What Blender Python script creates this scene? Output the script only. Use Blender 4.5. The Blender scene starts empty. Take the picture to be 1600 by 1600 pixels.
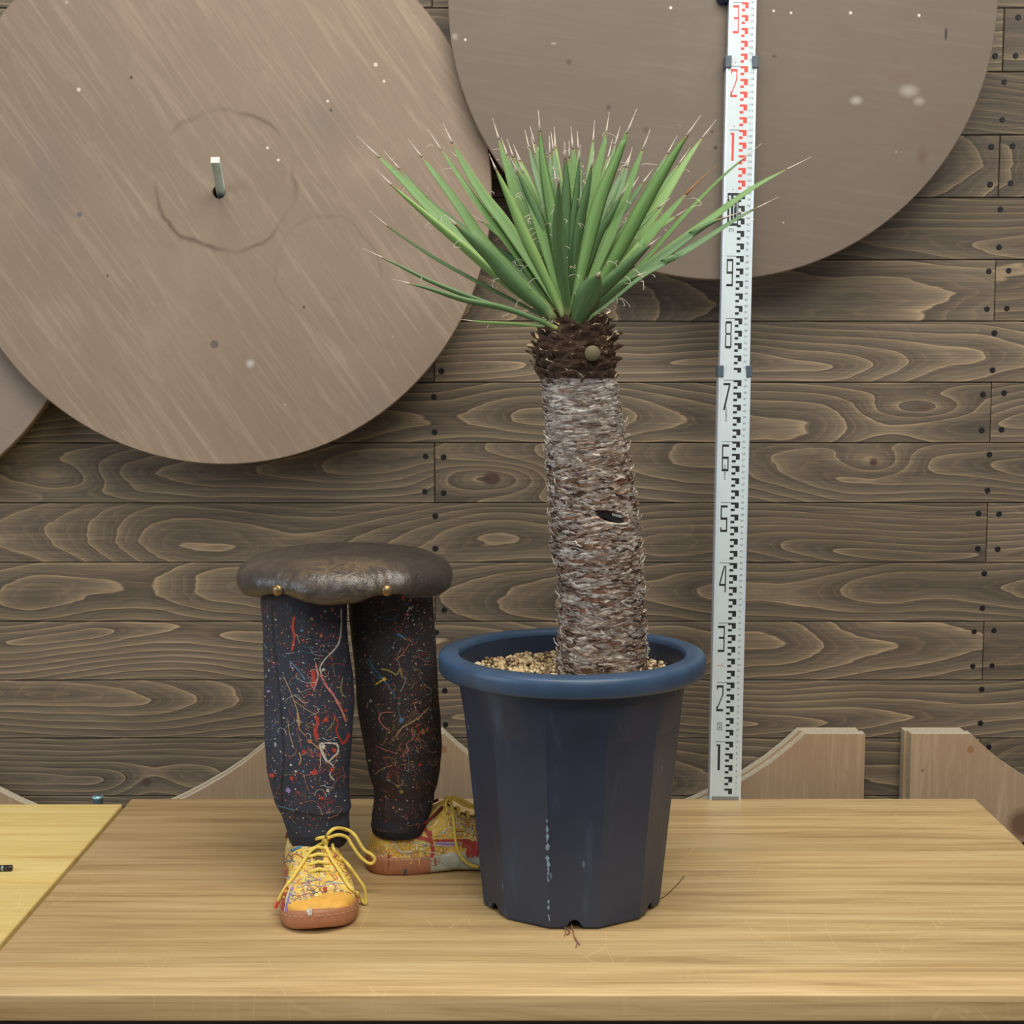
import bpy, math, random
from math import sin, cos, tan, pi, radians, sqrt, atan2, atan, exp
from mathutils import Vector, noise, bvhtree
random.seed(7)
S = bpy.context.scene
COL = S.collection
# ---------------------------------------------------------------- camera, light, exposure
T = 0.72                      # table top height
FPX, TH = 2300.0, radians(5.86)
CAM = Vector((0, 0, T + 0.731))
cd = bpy.data.cameras.new('camera'); cam = bpy.data.objects.new('camera', cd); COL.objects.link(cam)
cd.sensor_width = 36; cd.lens = FPX / 1600 * 36; cd.clip_start = 0.05
cam.location = CAM; cam.rotation_euler = (pi / 2 - TH, 0, 0); S.camera = cam
S.view_settings.view_transform = 'Standard'; S.view_settings.look = 'None'
S.view_settings.gamma = 1; S.view_settings.use_curve_mapping = False
S.view_settings.exposure = 0.0
w = bpy.data.worlds.new('world'); S.world = w; w.use_nodes = True
w.node_tree.nodes['Background'].inputs[0].default_value = (0.86, 0.93, 1.0, 1)
w.node_tree.nodes['Background'].inputs[1].default_value = 0.25
def area(name, loc, target, sx, sy, power, color):
    l = bpy.data.lights.new(name, 'AREA'); l.shape = 'RECTANGLE'; l.size = sx; l.size_y = sy
    l.energy = power; l.color = color
    o = bpy.data.objects.new(name, l); COL.objects.link(o); o.location = loc
    o.rotation_euler = (Vector(target) - Vector(loc)).to_track_quat('-Z', 'Y').to_euler()
    return o
area('ceiling_lamp', (0.25, 1.25, 3.0), (0.25, 2.1, 0.7), 2.0, 0.6, 45, (1.0, 0.955, 0.87))
area('ceiling_lamp', (0.7, -0.6, 3.1), (0.2, 2.2, 0.9), 2.4, 0.8, 41, (1.0, 0.965, 0.90))
area('window_light', (-2.9, 0.7, 1.9), (0, 2.1, 1.0), 1.4, 1.4, 32, (0.78, 0.88, 1.0))

# ---------------------------------------------------------------- helpers
def ray(px, py):
    x = (px - 800) / FPX; up = -(py - 800) / FPX
    return Vector((x, cos(TH) + up * sin(TH), -sin(TH) + up * cos(TH)))
def PY(px, py, Y):
    d = ray(px, py); return CAM + d * (Y / d.y)
def PZ(px, py, z):
    d = ray(px, py); return CAM + d * ((z - CAM.z) / d.z)
def link(o, parent=None):
    COL.objects.link(o)
    if parent is not None:
        o.parent = parent
        o.matrix_parent_inverse = parent.matrix_world.inverted() if False else o.matrix_parent_inverse
    return o
class MB:
    def __init__(s): s.v = []; s.f = []; s.m = []; s.sm = []; s.uv = {}; s.att = []; s.has_uv = False
    def add(s, vs, fs, mi=0, smooth=False, uvs=None, att=0.0):
        b = len(s.v)
        s.v += [tuple(v) for v in vs]; s.att += [att] * len(vs)
        for i, f in enumerate(fs):
            s.f.append([b + k for k in f]); s.m.append(mi); s.sm.append(smooth)
            if uvs is not None:
                s.has_uv = True; s.uv[len(s.f) - 1] = [uvs[k] for k in f]
    def grid(s, rows, mi=0, smooth=True, close=False, cap0=False, cap1=False, uv=False, att=0.0, mfun=None):
        n = len(rows[0]); b = len(s.v)
        for r in rows:
            s.v += [tuple(v) for v in r]; s.att += [att] * n
        for i in range(len(rows) - 1):
            for j in range(n if close else n - 1):
                k = (j + 1) % n
                s.f.append([b + i * n + j, b + i * n + k, b + (i + 1) * n + k, b + (i + 1) * n + j])
                s.m.append(mfun(i, j) if mfun else mi); s.sm.append(smooth)
                if uv:
                    s.has_uv = True
                    s.uv[len(s.f) - 1] = [(j, i), (j + 1, i), (j + 1, i + 1), (j, i + 1)]
        if cap0: s.f.append([b + j for j in range(n)][::-1]); s.m.append(mi); s.sm.append(False)
        if cap1: s.f.append([b + (len(rows) - 1) * n + j for j in range(n)]); s.m.append(mi); s.sm.append(False)
    def merge(s, o, mo):
        b = len(s.v); s.v += o.v; s.att += o.att; s.f += [[b + k for k in f] for f in o.f]; s.m += [m + mo for m in o.m]; s.sm += o.sm
    def box(s, a, b, mi=0, att=0.0, uv=False):
        x0, y0, z0 = a; x1, y1, z1 = b
        vs = [(x0, y0, z0), (x1, y0, z0), (x1, y1, z0), (x0, y1, z0), (x0, y0, z1), (x1, y0, z1), (x1, y1, z1), (x0, y1, z1)]
        fs = [(0, 3, 2, 1), (4, 5, 6, 7), (0, 1, 5, 4), (1, 2, 6, 5), (2, 3, 7, 6), (3, 0, 4, 7)]
        s.add(vs, fs, mi, att=att)
    def tube(s, pts, r, n=8, mi=0, closed=False):
        pts = [Vector(p) for p in pts]; rows = []; prev = None
        for i, p in enumerate(pts):
            d = (pts[min(i + 1, len(pts) - 1)] - pts[max(i - 1, 0)])
            if d.length < 1e-9: d = Vector((0, 0, 1))
            d.normalize()
            if prev is None:
                a = d.cross(Vector((0, 0, 1)))
                if a.length < .1: a = d.cross(Vector((1, 0, 0)))
            else: a = prev - d * prev.dot(d)
            a.normalize(); prev = a; b = d.cross(a)
            rr = r[i] if isinstance(r, (list, tuple)) else r
            rows.append([p + (a * cos(2 * pi * k / n) + b * sin(2 * pi * k / n)) * rr for k in range(n)])
        s.grid(rows, mi, True, True, True, True)
    def lathe(s, prof, c, n=48, mi=0, smooth=True, cap0=False, cap1=False, axis='z'):
        rows = []
        for r, z in prof:
            row = []
            for k in range(n):
                a = 2 * pi * k / n
                if axis == 'z': row.append((c[0] + r * cos(a), c[1] + r * sin(a), c[2] + z))
                else: row.append((c[0] + r * cos(a), c[1] + z, c[2] + r * sin(a)))
            rows.append(row)
        s.grid(rows, mi, smooth, True, cap0, cap1)
    def build(s, name, mats, parent=None, loc=None, bevel=0, segs=2, attr=False):
        if not isinstance(mats, (list, tuple)): mats = [mats]
        me = bpy.data.meshes.new(name)
        off = Vector(loc) if loc is not None else Vector((0, 0, 0))
        me.from_pydata([tuple(Vector(v) - off) for v in s.v], [], s.f)
        for m in mats: me.materials.append(m)
        me.polygons.foreach_set('material_index', s.m)
        me.polygons.foreach_set('use_smooth', s.sm)
        if s.has_uv:
            ul = me.uv_layers.new(name='UVMap'); d = ul.data
            for p in me.polygons:
                u = s.uv.get(p.index)
                if u:
                    for li, c in zip(p.loop_indices, u): d[li].uv = c
        if attr:
            a = me.attributes.new('seed', 'FLOAT', 'POINT'); a.data.foreach_set('value', s.att)
        me.update(); me.validate()
        o = bpy.data.objects.new(name, me); COL.objects.link(o)
        o.location = off
        if parent is not None:
            o.parent = parent; o.location = off - parent.location
        if bevel:
            b = o.modifiers.new('bevel', 'BEVEL'); b.width = bevel; b.segments = segs; b.limit_method = 'ANGLE'
        return o
def empty(name, loc, label, cat, group=None):
    o = bpy.data.objects.new(name, None); COL.objects.link(o); o.location = loc
    o.empty_display_size = .05
    return tag(o, label, cat, group)
def tag(o, label=None, cat=None, group=None, kind=None):
    if label: o['label'] = label
    if cat: o['category'] = cat
    if group: o['group'] = group
    if kind: o['kind'] = kind
    return o
def cr(pts, n=8):
    """Catmull-Rom through points"""
    P = [Vector(p) for p in pts]; P = [P[0] * 2 - P[1]] + P + [P[-1] * 2 - P[-2]]; out = []
    for i in range(1, len(P) - 2):
        for k in range(n):
            t = k / n; a, b, c, d = P[i - 1], P[i], P[i + 1], P[i + 2]
            out.append(.5 * ((2 * b) + (c - a) * t + (2 * a - 5 * b + 4 * c - d) * t * t + (3 * b - a - 3 * c + d) * t ** 3))
    out.append(P[-2]); return out
def interp(tab, x):
    if x <= tab[0][0]: return tab[0][1:]
    for a, b in zip(tab, tab[1:]):
        if x <= b[0]:
            t = (x - a[0]) / (b[0] - a[0]); t = t * t * (3 - 2 * t) if False else t
            return [p + (q - p) * t for p, q in zip(a[1:], b[1:])]
    return tab[-1][1:]
def nz(x, y, z=0): return noise.noise(Vector((x, y, z)))

# ---------------------------------------------------------------- material helpers
def srgb(r, g, b):
    f = lambda c: (c / 12.92 if c <= .04045 else ((c + .055) / 1.055) ** 2.4)
    return (f(r / 255), f(g / 255), f(b / 255), 1)
class NT:
    def __init__(s, name):
        s.m = bpy.data.materials.new(name); s.m.use_nodes = True; s.t = s.m.node_tree
        s.b = s.t.nodes['Principled BSDF']
    def n(s, typ, ins=None, **kw):
        x = s.t.nodes.new(typ)
        for k, v in kw.items(): setattr(x, k, v)
        for k, v in (ins or {}).items(): s.set(x.inputs[k], v)
        return x
    def set(s, sock, v):
        if isinstance(v, bpy.types.NodeSocket): s.t.links.new(v, sock)
        elif isinstance(v, bpy.types.Node): s.t.links.new(v.outputs[0], sock)
        else: sock.default_value = v
    def math(s, op, a, b=None, c=None, clamp=False):
        x = s.n('ShaderNodeMath', operation=op, use_clamp=clamp); s.set(x.inputs[0], a)
        if b is not None: s.set(x.inputs[1], b)
        if c is not None: s.set(x.inputs[2], c)
        return x.outputs[0]
    def mix(s, f, a, b, mode='MIX'):
        x = s.n('ShaderNodeMix', data_type='RGBA', blend_type=mode)
        s.set(x.inputs[0], f); s.set(x.inputs[6], a); s.set(x.inputs[7], b); return x.outputs[2]
    def ramp(s, f, stops, interp='LINEAR'):
        x = s.n('ShaderNodeValToRGB'); s.set(x.inputs[0], f); cr_ = x.color_ramp; cr_.interpolation = interp
        while len(cr_.elements) > 1: cr_.elements.remove(cr_.elements[-1])
        for i, (p, c) in enumerate(stops):
            e = cr_.elements[0] if i == 0 else cr_.elements.new(p)
            e.position = p; e.color = c if len(c) == 4 else (*c, 1)
        return x.outputs[0]
    def coord(s, which='Object'): return s.n('ShaderNodeTexCoord').outputs[which]
    def map(s, v, scale=(1, 1, 1), rot=(0, 0, 0), loc=(0, 0, 0)):
        x = s.n('ShaderNodeMapping'); s.set(x.inputs[0], v); x.inputs['Scale'].default_value = scale
        x.inputs['Rotation'].default_value = rot; s.set(x.inputs['Location'], loc); return x.outputs[0]
    def noise(s, v, scale=5, detail=3, rough=.5, dist=0, dim='3D', w=None):
        x = s.n('ShaderNodeTexNoise', noise_dimensions=dim)
        if dim != '1D': s.set(x.inputs['Vector'], v)
        if w is not None: s.set(x.inputs['W'], w)
        x.inputs['Scale'].default_value = scale; x.inputs['Detail'].default_value = detail
        x.inputs['Roughness'].default_value = rough; x.inputs['Distortion'].default_value = dist
        return x.outputs[0]
    def voro(s, v, scale=5, feature='F1', rnd=1.0, out=0):
        x = s.n('ShaderNodeTexVoronoi', feature=feature); s.set(x.inputs['Vector'], v)
        x.inputs['Scale'].default_value = scale; x.inputs['Randomness'].default_value = rnd; return x
    def bump(s, h, strength=.3, dist=.002):
        x = s.n('ShaderNodeBump'); x.inputs['Strength'].default_value = strength
        x.inputs['Distance'].default_value = dist; s.set(x.inputs['Height'], h)
        s.t.links.new(x.outputs[0], s.b.inputs['Normal'])
    def fin(s, col=None, rough=.5, metal=0, spec=None, coat=None):
        if col is not None: s.set(s.b.inputs['Base Color'], col)
        s.set(s.b.inputs['Roughness'], rough); s.set(s.b.inputs['Metallic'], metal)
        if spec is not None: s.b.inputs['Specular IOR Level'].default_value = spec
        if coat: s.b.inputs['Coat Weight'].default_value = coat
        return s.m
def plain(name, rgb, rough=.5, metal=0, spec=None, var=.12, sc=40):
    t = NT(name); c = srgb(*rgb)
    n = t.noise(t.coord(), sc, 4)
    dark = tuple(x * (1 - var) for x in c[:3]) + (1,); lite = tuple(min(1, x * (1 + var)) for x in c[:3]) + (1,)
    return t.fin(t.ramp(n, [(.3, dark), (.7, lite)]), rough, metal, spec)
BLACK = (0, 0, 0, 1); WHITE = (1, 1, 1, 1)

# spots: soft round marks of their own at places on an object (knots, plugs, chips)
def spots(t, sep, col, lst):
    """lst of (x, z, rx, rz, colour, softness); sep gives object x / z"""
    for (x, z, rx, rz, c, soft) in lst:
        a = t.math('DIVIDE', t.math('SUBTRACT', sep[0], x), rx)
        b = t.math('DIVIDE', t.math('SUBTRACT', sep[1], z), rz)
        d = t.math('SQRT', t.math('ADD', t.math('MULTIPLY', a, a), t.math('MULTIPLY', b, b)))
        f = t.math('SUBTRACT', 1.0, t.math('DIVIDE', t.math('SUBTRACT', d, 1 - soft), soft), clamp=True)
        col = t.mix(t.math('MULTIPLY', f, c[3]), col, (c[0], c[1], c[2], 1))
    return col
def sc(rgb, a=1.0):
    c = srgb(*rgb); return (c[0], c[1], c[2], a)

# ---------------------------------------------------------------- materials
YW = 2.56
def wall_material():
    t = NT('stained_cedar_boards')
    o = t.coord(); sp = t.n('ShaderNodeSeparateXYZ', {0: o}); X, Z = sp.outputs[0], sp.outputs[2]
    seed = t.n('ShaderNodeAttribute', attribute_name='seed').outputs['Fac']
    uv = t.n('ShaderNodeSeparateXYZ', {0: t.coord('UV')}); v = uv.outputs[1]
    s37 = t.math('MULTIPLY', seed, 37.7); s91 = t.math('MULTIPLY', seed, 91.3)
    wn = t.n('ShaderNodeTexWhiteNoise', noise_dimensions='1D'); t.set(wn.inputs['W'], t.math('MULTIPLY', seed, 11.7))
    wc = t.n('ShaderNodeSeparateColor', {0: wn.outputs['Color']})
    c = t.math('ADD', t.math('MULTIPLY_ADD', t.noise(None, 1.3, 1.5, dim='1D', w=t.math('ADD', X, s37)), .09, -.035), t.math('MULTIPLY_ADD', wc.outputs[0], .05, .02))
    x0 = t.math('MULTIPLY_ADD', wc.outputs[1], 3.6, -1.8)
    al = t.math('MULTIPLY_ADD', wc.outputs[2], .05, .035)
    dn = t.math('MULTIPLY', t.math('SUBTRACT', t.noise(None, 2.2, 1.5, dim='1D', w=t.math('ADD', X, s91)), .5), .055)
    d = t.math('ADD', t.math('ABSOLUTE', t.math('MULTIPLY', t.math('SUBTRACT', X, x0), al)), dn)
    cv = t.n('ShaderNodeCombineXYZ', {0: t.math('MULTIPLY', X, 3.0), 1: t.math('MULTIPLY', Z, 17.0), 2: s37})
    wob = t.math('MULTIPLY', t.math('SUBTRACT', t.noise(cv, 1, 3.5, .5), .5), .016)
    dv = t.math('SUBTRACT', v, c)
    r = t.math('SQRT', t.math('ADD', t.math('MULTIPLY', dv, dv), t.math('MULTIPLY', d, d)))
    r = t.math('ADD', r, wob)
    knots = [(768, 748, .11, .030, .05), (1365, 722, .07, .026, .035), (1443, 637, .09, .022, .03), (231, 1222, .06, .03, .02), (85, 745, .09, .03, .03)]
    for (kx, ky, sx, sz, amp) in knots:
        p = PY(kx, ky, YW)
        a = t.math('DIVIDE', t.math('SUBTRACT', X, p.x), sx); b = t.math('DIVIDE', t.math('SUBTRACT', Z, p.z), sz)
        e = t.math('EXPONENT', t.math('MULTIPLY', t.math('ADD', t.math('MULTIPLY', a, a), t.math('MULTIPLY', b, b)), -1.0))
        r = t.math('MULTIPLY_ADD', e, amp, r)
    ring = t.math('MULTIPLY', r, 92)
    f = t.math('FRACT', ring)
    base = t.ramp(f, [(0, sc((74, 64, 54))), (.35, sc((86, 76, 64))), (.70, sc((98, 86, 71))), (.90, sc((116, 101, 81))), (.97, sc((148, 127, 99))), (1, sc((76, 66, 56)))])
    # fine line rings towards the board edges
    f2 = t.math('FRACT', t.math('MULTIPLY', r, 290))
    base = t.mix(t.math('MULTIPLY', t.math('POWER', f2, 5), .30), base, sc((140, 118, 92)))
    st = t.noise(t.map(o, (9, 1, 520)), 1, 2)
    base = t.mix(.45, base, t.mix(st, BLACK, WHITE), 'OVERLAY')
    rnd = t.n('ShaderNodeTexWhiteNoise', noise_dimensions='1D'); t.set(rnd.inputs['W'], t.math('MULTIPLY', seed, 53.1))
    tone = t.math('MULTIPLY_ADD', rnd.outputs[0], .46, .70)
    blot = t.noise(t.map(o, (1.6, 1, 5)), 1.5, 3, .6)
    tone = t.math('MULTIPLY', tone, t.math('MULTIPLY_ADD', blot, .7, .62))
    cc = t.n('ShaderNodeCombineColor'); [t.set(cc.inputs[i], tone) for i in range(3)]
    base = t.mix(1, base, cc.outputs[0], 'MULTIPLY')
    ks = []
    for kx, ky, rx, rz, col, s_ in [(768, 748, .019, .014, (58, 42, 34), .4), (1365, 722, .009, .009, (62, 42, 34), .5), (1443, 637, .019, .008, (78, 64, 52), .5), (229, 1222, .011, .011, (70, 54, 45), .6)]:
        p = PY(kx, ky, YW); ks.append((p.x, p.z, rx, rz, sc(col, .9), s_))
    base = spots(t, (X, Z), base, ks)
    t.bump(t.math('ADD', f, st), .25, .0012)
    base = t.mix(1, base, (1.32, 1.34, 1.36, 1), 'MULTIPLY')
    return t.fin(base, t.math('MULTIPLY_ADD', st, .25, .42), spec=.35)
M_WALL = wall_material()
def ply(name, base, lite, dark, ang, grain, spotlist=(), ringmark=None, rough=.55):
    t = NT(name); o = t.coord(); sp = t.n('ShaderNodeSeparateXYZ', {0: o}); X, Z = sp.outputs[0], sp.outputs[2]
    r = t.map(o, (1, 1, 1), (0, ang, 0))
    g = t.map(r, (2.2, 1, 34)); 
    n1 = t.noise(g, 2.2, 5, .6, .8)
    n2 = t.noise(t.map(r, (14, 1, 300)), 1, 3)
    n3 = t.noise(o, 3.2, 4, .6)
    wv = t.noise(t.map(r, (1.3, 1, 6)), 1.5, 3, .55, .4)
    line = t.math('POWER', t.math('FRACT', t.math('MULTIPLY', wv, 11)), 7)
    col = t.mix(n3, dark, base)
    col = t.mix(t.math('MULTIPLY', t.ramp(n1, [(.5, (0, 0, 0)), (.72, (1, 1, 1))]), grain), col, lite)
    col = t.mix(t.math('MULTIPLY', line, grain * .45), col, dark)
    col = t.mix(t.math('MULTIPLY', t.ramp(n2, [(.62, (0, 0, 0)), (.8, (1, 1, 1))]), grain * .7), col, lite)
    cloud = t.noise(o, 7, 5, .65)
    col = t.mix(t.math('MULTIPLY', t.ramp(cloud, [(.55, (0, 0, 0)), (.8, (1, 1, 1))]), .35), col, lite)
    if ringmark:
        for (rx, rz, rad, wd, c) in ringmark:
            a = t.math('SUBTRACT', X, rx); b = t.math('SUBTRACT', Z, rz)
            d = t.math('SQRT', t.math('ADD', t.math('MULTIPLY', a, a), t.math('MULTIPLY', b, b)))
            d = t.math('ADD', d, t.math('MULTIPLY', t.math('SUBTRACT', t.noise(o, 18, 4), .5), .035))
            e = t.math('DIVIDE', t.math('ABSOLUTE', t.math('SUBTRACT', d, rad)), wd)
            f = t.math('SUBTRACT', 1.0, e, clamp=True)
            f = t.math('MULTIPLY', f, t.ramp(t.noise(o, 6, 2), [(.45, (0, 0, 0)), (.6, (1, 1, 1))]))
            col = t.mix(t.math('MULTIPLY', f, c[3]), col, (*c[:3], 1))
    vs = t.voro(o, 17); sepc = t.n('ShaderNodeSeparateColor', {0: vs.outputs['Color']})
    chip = t.math('MULTIPLY', t.math('LESS_THAN', vs.outputs['Distance'], .055), t.math('GREATER_THAN', sepc.outputs[0], .72))
    col = t.mix(t.math('MULTIPLY', chip, .7), col, sc((178, 164, 146)))
    col = spots(t, (X, Z), col, spotlist)
    t.bump(n1, .15, .001)
    return t.fin(col, rough, spec=.3)
def table_wood(name, c_lite, c_mid, c_dark, lam=.085, ox=0.0):
    t = NT(name); o = t.coord(); sp = t.n('ShaderNodeSeparateXYZ', {0: o}); X, Y, Z = sp.outputs
    # laminated strips across the depth, grain along x
    yy = t.math('ADD', Y, t.math('MULTIPLY', Z, .8))
    strip = t.math('FLOOR', t.math('DIVIDE', t.math('ADD', yy, ox), lam))
    wn = t.n('ShaderNodeTexWhiteNoise', noise_dimensions='1D'); t.set(wn.inputs['W'], t.math('ADD', strip, 3.3))
    v = t.n('ShaderNodeCombineXYZ', {0: X, 1: yy, 2: t.math('MULTIPLY', strip, 7.7)})
    g1 = t.noise(t.map(v, (1.5, 26, 1)), 1.4, 5, .62, .5)
    g2 = t.noise(t.map(v, (5, 190, 1)), 1, 3, .6)
    g3 = t.noise(t.map(v, (1.0, 5, 1)), 1.1, 2)
    col = t.ramp(g1, [(.28, c_dark), (.46, c_mid), (.68, c_lite)])
    col = t.mix(t.math('MULTIPLY', t.ramp(g2, [(.46, (0, 0, 0)), (.7, (1, 1, 1))]), .5), col, c_dark)
    fl_ = t.noise(t.map(o, (16, 60, 1)), 1, 4, .7); col = t.mix(t.math('MULTIPLY', t.ramp(fl_, [(.6, (0, 0, 0)), (.75, (1, 1, 1))]), .5), col, c_lite)
    tone = t.math('MULTIPLY_ADD', wn.outputs[0], .24, .88)
    tone = t.math('MULTIPLY', tone, t.math('MULTIPLY_ADD', g3, .3, .87))
    cc = t.n('ShaderNodeCombineColor'); [t.set(cc.inputs[i], tone) for i in range(3)]
    col = t.mix(1, col, cc.outputs[0], 'MULTIPLY')
    # short scratches
    sv = t.voro(t.map(t.noise(o, 3, 2) and o, (22, 9, 9), (0, 0, .5)), 1.0, 'DISTANCE_TO_EDGE')
    scm = t.math('MULTIPLY', t.math('LESS_THAN', sv.outputs[0], .012), t.math('GREATER_THAN', t.noise(o, 9, 2), .58))
    col = t.mix(t.math('MULTIPLY', scm, .35), col, c_lite)
    t.bump(t.math('ADD', g2, g1), .18, .0008)
    return t, col, X, Y
def tabletop_mat():
    t, col, X, Y = table_wood('honey_oak_laminate', sc((218, 190, 140)), sc((199, 168, 117)), sc((160, 130, 89)))
    # left part of the boards is a greyer, more weathered timber
    f = t.math('ADD', X, t.math('MULTIPLY', t.noise(t.map(t.coord(), (1.5, 7, 1)), 1, 3), .5))
    f = t.math('ADD', f, t.math('MULTIPLY', Y, -.35))
    m = t.ramp(f, [(0, (1, 1, 1)), (.12, (0, 0, 0))]); m = t.math('MULTIPLY', t.ramp(t.math('ADD', f, 1.35), [(.0, (1, 1, 1)), (1, (0, 0, 0))]), .8)
    col = t.mix(m, col, t.mix(1, col, sc((222, 214, 212)), 'MULTIPLY'))
    return t.fin(col, .42, spec=.4)
M_TOP = tabletop_mat()
def bench_mat():
    t, col, X, Y = table_wood('yellow_pine_boards', sc((236, 212, 144)), sc((228, 200, 126)), sc((206, 172, 100)), .13, .03)
    return t.fin(col, .42, spec=.4)
M_BENCH = bench_mat()
M_DARKWOOD = plain('dark_underframe_wood', (62, 46, 36), .6)
M_STEEL = plain('brushed_steel', (150, 160, 165), .35, .9)
M_BLACKMET = plain('blackened_screw', (22, 22, 24), .5, .3)
M_WHITE = plain('staff_white_enamel', (196, 208, 210), .35, 0, var=.03)
M_ALU = plain('staff_aluminium_edge', (214, 226, 236), .35, .35, var=.04)
M_EDGE = plain('staff_side_rail', (70, 80, 92), .45, .3)
M_INK = plain('staff_black_ink', (26, 32, 36), .5, var=.05)
M_RED = plain('staff_red_ink', (208, 70, 58), .5, var=.05)
M_GREY = plain('staff_grey_ink', (84, 94, 100), .5, var=.05)
M_TANK = plain('staff_cap_metal', (140, 140, 134), .5, .3)
M_CLIP = plain('slate_plastic_clip', (72, 84, 94), .4)

# ---------------------------------------------------------------- the wall
def build_wall():
    H = .1050
    zref = PY(800, 786, YW).z
    jl = PY(679, 740, YW).x; jr = PY(1549, 640, YW).x
    mb = MB(); rng = random.Random(5)
    k0 = int((zref) // H) + 1
    for k in range(-k0, 14):
        z0 = zref + k * H; z1 = z0 + H
        if z1 < .0: continue
        z0 = max(z0, 0)
        if k % 2 == 0: cuts = [-1.9, jl - .0 - 1.0, jl, 1.9]      # joint under the left screws
        else: cuts = [-1.9, jr - 1.82, jr, 1.9]
        for x0, x1 in zip(cuts, cuts[1:]):
            g = .0006
            sd = rng.random() * 10 + k
            off = rng.uniform(0, .0012)
            a = (x0 + g, YW + off, z0 + g); b = (x1 - g, YW + .016, z1 - g)
            e = .0012
            X0, X1, Z0, Z1 = a[0], b[0], a[2], b[2]
            vs = [(X0 + e, a[1], Z0 + e), (X1 - e, a[1], Z0 + e), (X1 - e, a[1], Z1 - e), (X0 + e, a[1], Z1 - e),
                  (X0, a[1] + e, Z0), (X1, a[1] + e, Z0), (X1, a[1] + e, Z1), (X0, a[1] + e, Z1),
                  (X0, b[1], Z0), (X1, b[1], Z0), (X1, b[1], Z1), (X0, b[1], Z1)]
            fs = [(0, 1, 2, 3)] + [(i, i + 4, (i + 1) % 4 + 4, (i + 1) % 4) for i in range(4)] + [(i + 4, i + 8, (i + 1) % 4 + 8, (i + 1) % 4 + 4) for i in range(4)]
            uvs = [(v_[0] - x0, v_[2] - z0) for v_ in vs]
            mb.add(vs, fs, 0, uvs=uvs, att=sd)
    mb.box((-1.9, YW + .016, 0), (1.9, YW + .05, 2.6), 1)
    wobj = mb.build('wall_back', [M_WALL, M_DARKWOOD], attr=True)
    tag(wobj, kind='structure')
    scr = [(1545, 424), (1576, 423), (1542, 483), (1573, 482), (1554, 520), (1551, 578), (1536, 616), (1569, 614), (1534, 672), (1565, 671),
           (1546, 710), (1543, 766), (1529, 802), (1561, 803), (1528, 857), (1559, 858), (1538, 896), (1535, 950), (1522, 987), (1553, 985),
           (1520, 1041), (1550, 1040), (1534, 1077), (1532, 1130), (1545, 1167), (1591, 27), (1555, 87), (1587, 87), (1569, 128), (1566, 187),
           (1549, 229), (1582, 228), (1547, 288), (1579, 286), (1563, 327), (1561, 386), (690, 580), (678, 620), (679, 675), (665, 713),
           (693, 714), (664, 768), (693, 770), (680, 806), (680, 857), (694, 953), (682, 988), (695, 1079), (696, 1132)]
    s0 = MB(); s0.lathe([(.0, -.0012), (.0030, -.0014), (.0044, -.0016), (.0050, -.0010), (.0052, .001)], (0, 0, 0), 14, axis='y')
    first = None
    for px, py in scr:
        p = PY(px, py, YW)
        if first is None:
            first = s0.build('screw', M_BLACKMET, wobj); o = first
        else:
            o = first.copy(); COL.objects.link(o); o.parent = wobj
        o.location = (p.x, YW + .0012, p.z)
build_wall()
f = MB(); f.box((-3, -2.5, -.05), (3, YW + .05, 0))
tag(f.build('floor', plain('grey_concrete_floor', (120, 110, 100), .7, var=.1, sc=8)), kind='structure')

# ---------------------------------------------------------------- plywood discs on the wall
def disc(name, cpx, cpy, rpx, yf, mat, label, hole=0.0):
    c = PY(cpx, cpy, yf)
    zc = (c - CAM).dot(Vector((0, cos(TH), -sin(TH))))
    r = rpx * zc / FPX * .992
    mb = MB(); th = .022
    prof = [(hole, th), (r - .001, th), (r, th - .001), (r, .0016), (r - .0016, 0), (hole if hole else .0005, 0)]
    rows = []
    n = 160
    for rr, y in prof:
        rows.append([(rr * cos(2 * pi * k / n), y, rr * sin(2 * pi * k / n)) for k in range(n)])
    if hole: rows.append(rows[0])
    mb.grid([rows[i] for i in range(len(rows))], 0, False, True)
    mb.m = [1 if (i // n) in (1, 2, 3) else 0 for i in range(len(mb.f))]
    o = mb.build(name, [mat, M_PLYEDGE], loc=None)
    o.location = c
    tag(o, label, 'board', 'round plywood boards on the wall')
    return o, c, r
M_PLYEDGE = plain('worn_plywood_edge', (128, 108, 88), .6, sc=120, var=.25)
def rel(px, py, cpx, cpy, Y):
    p = PY(px, py, Y) - PY(cpx, cpy, Y); return p.x, p.z
YL, YR, YF = 2.468, 2.438, 2.496
def sp_l(px, py, r, col, a=.8, s=.4, ry=None):
    x, z = rel(px, py, 342, 300, YL); return (x, z, r, ry or r, sc(col, a), s)
def sp_r(px, py, r, col, a=.8, s=.4, ry=None):
    x, z = rel(px, py, 1130, 3, YR); return (x, z, r, ry or r, sc(col, a), s)
lx, lz = rel(352, 282, 342, 300, YL); lx2, lz2 = rel(510, 420, 342, 300, YL)
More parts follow.
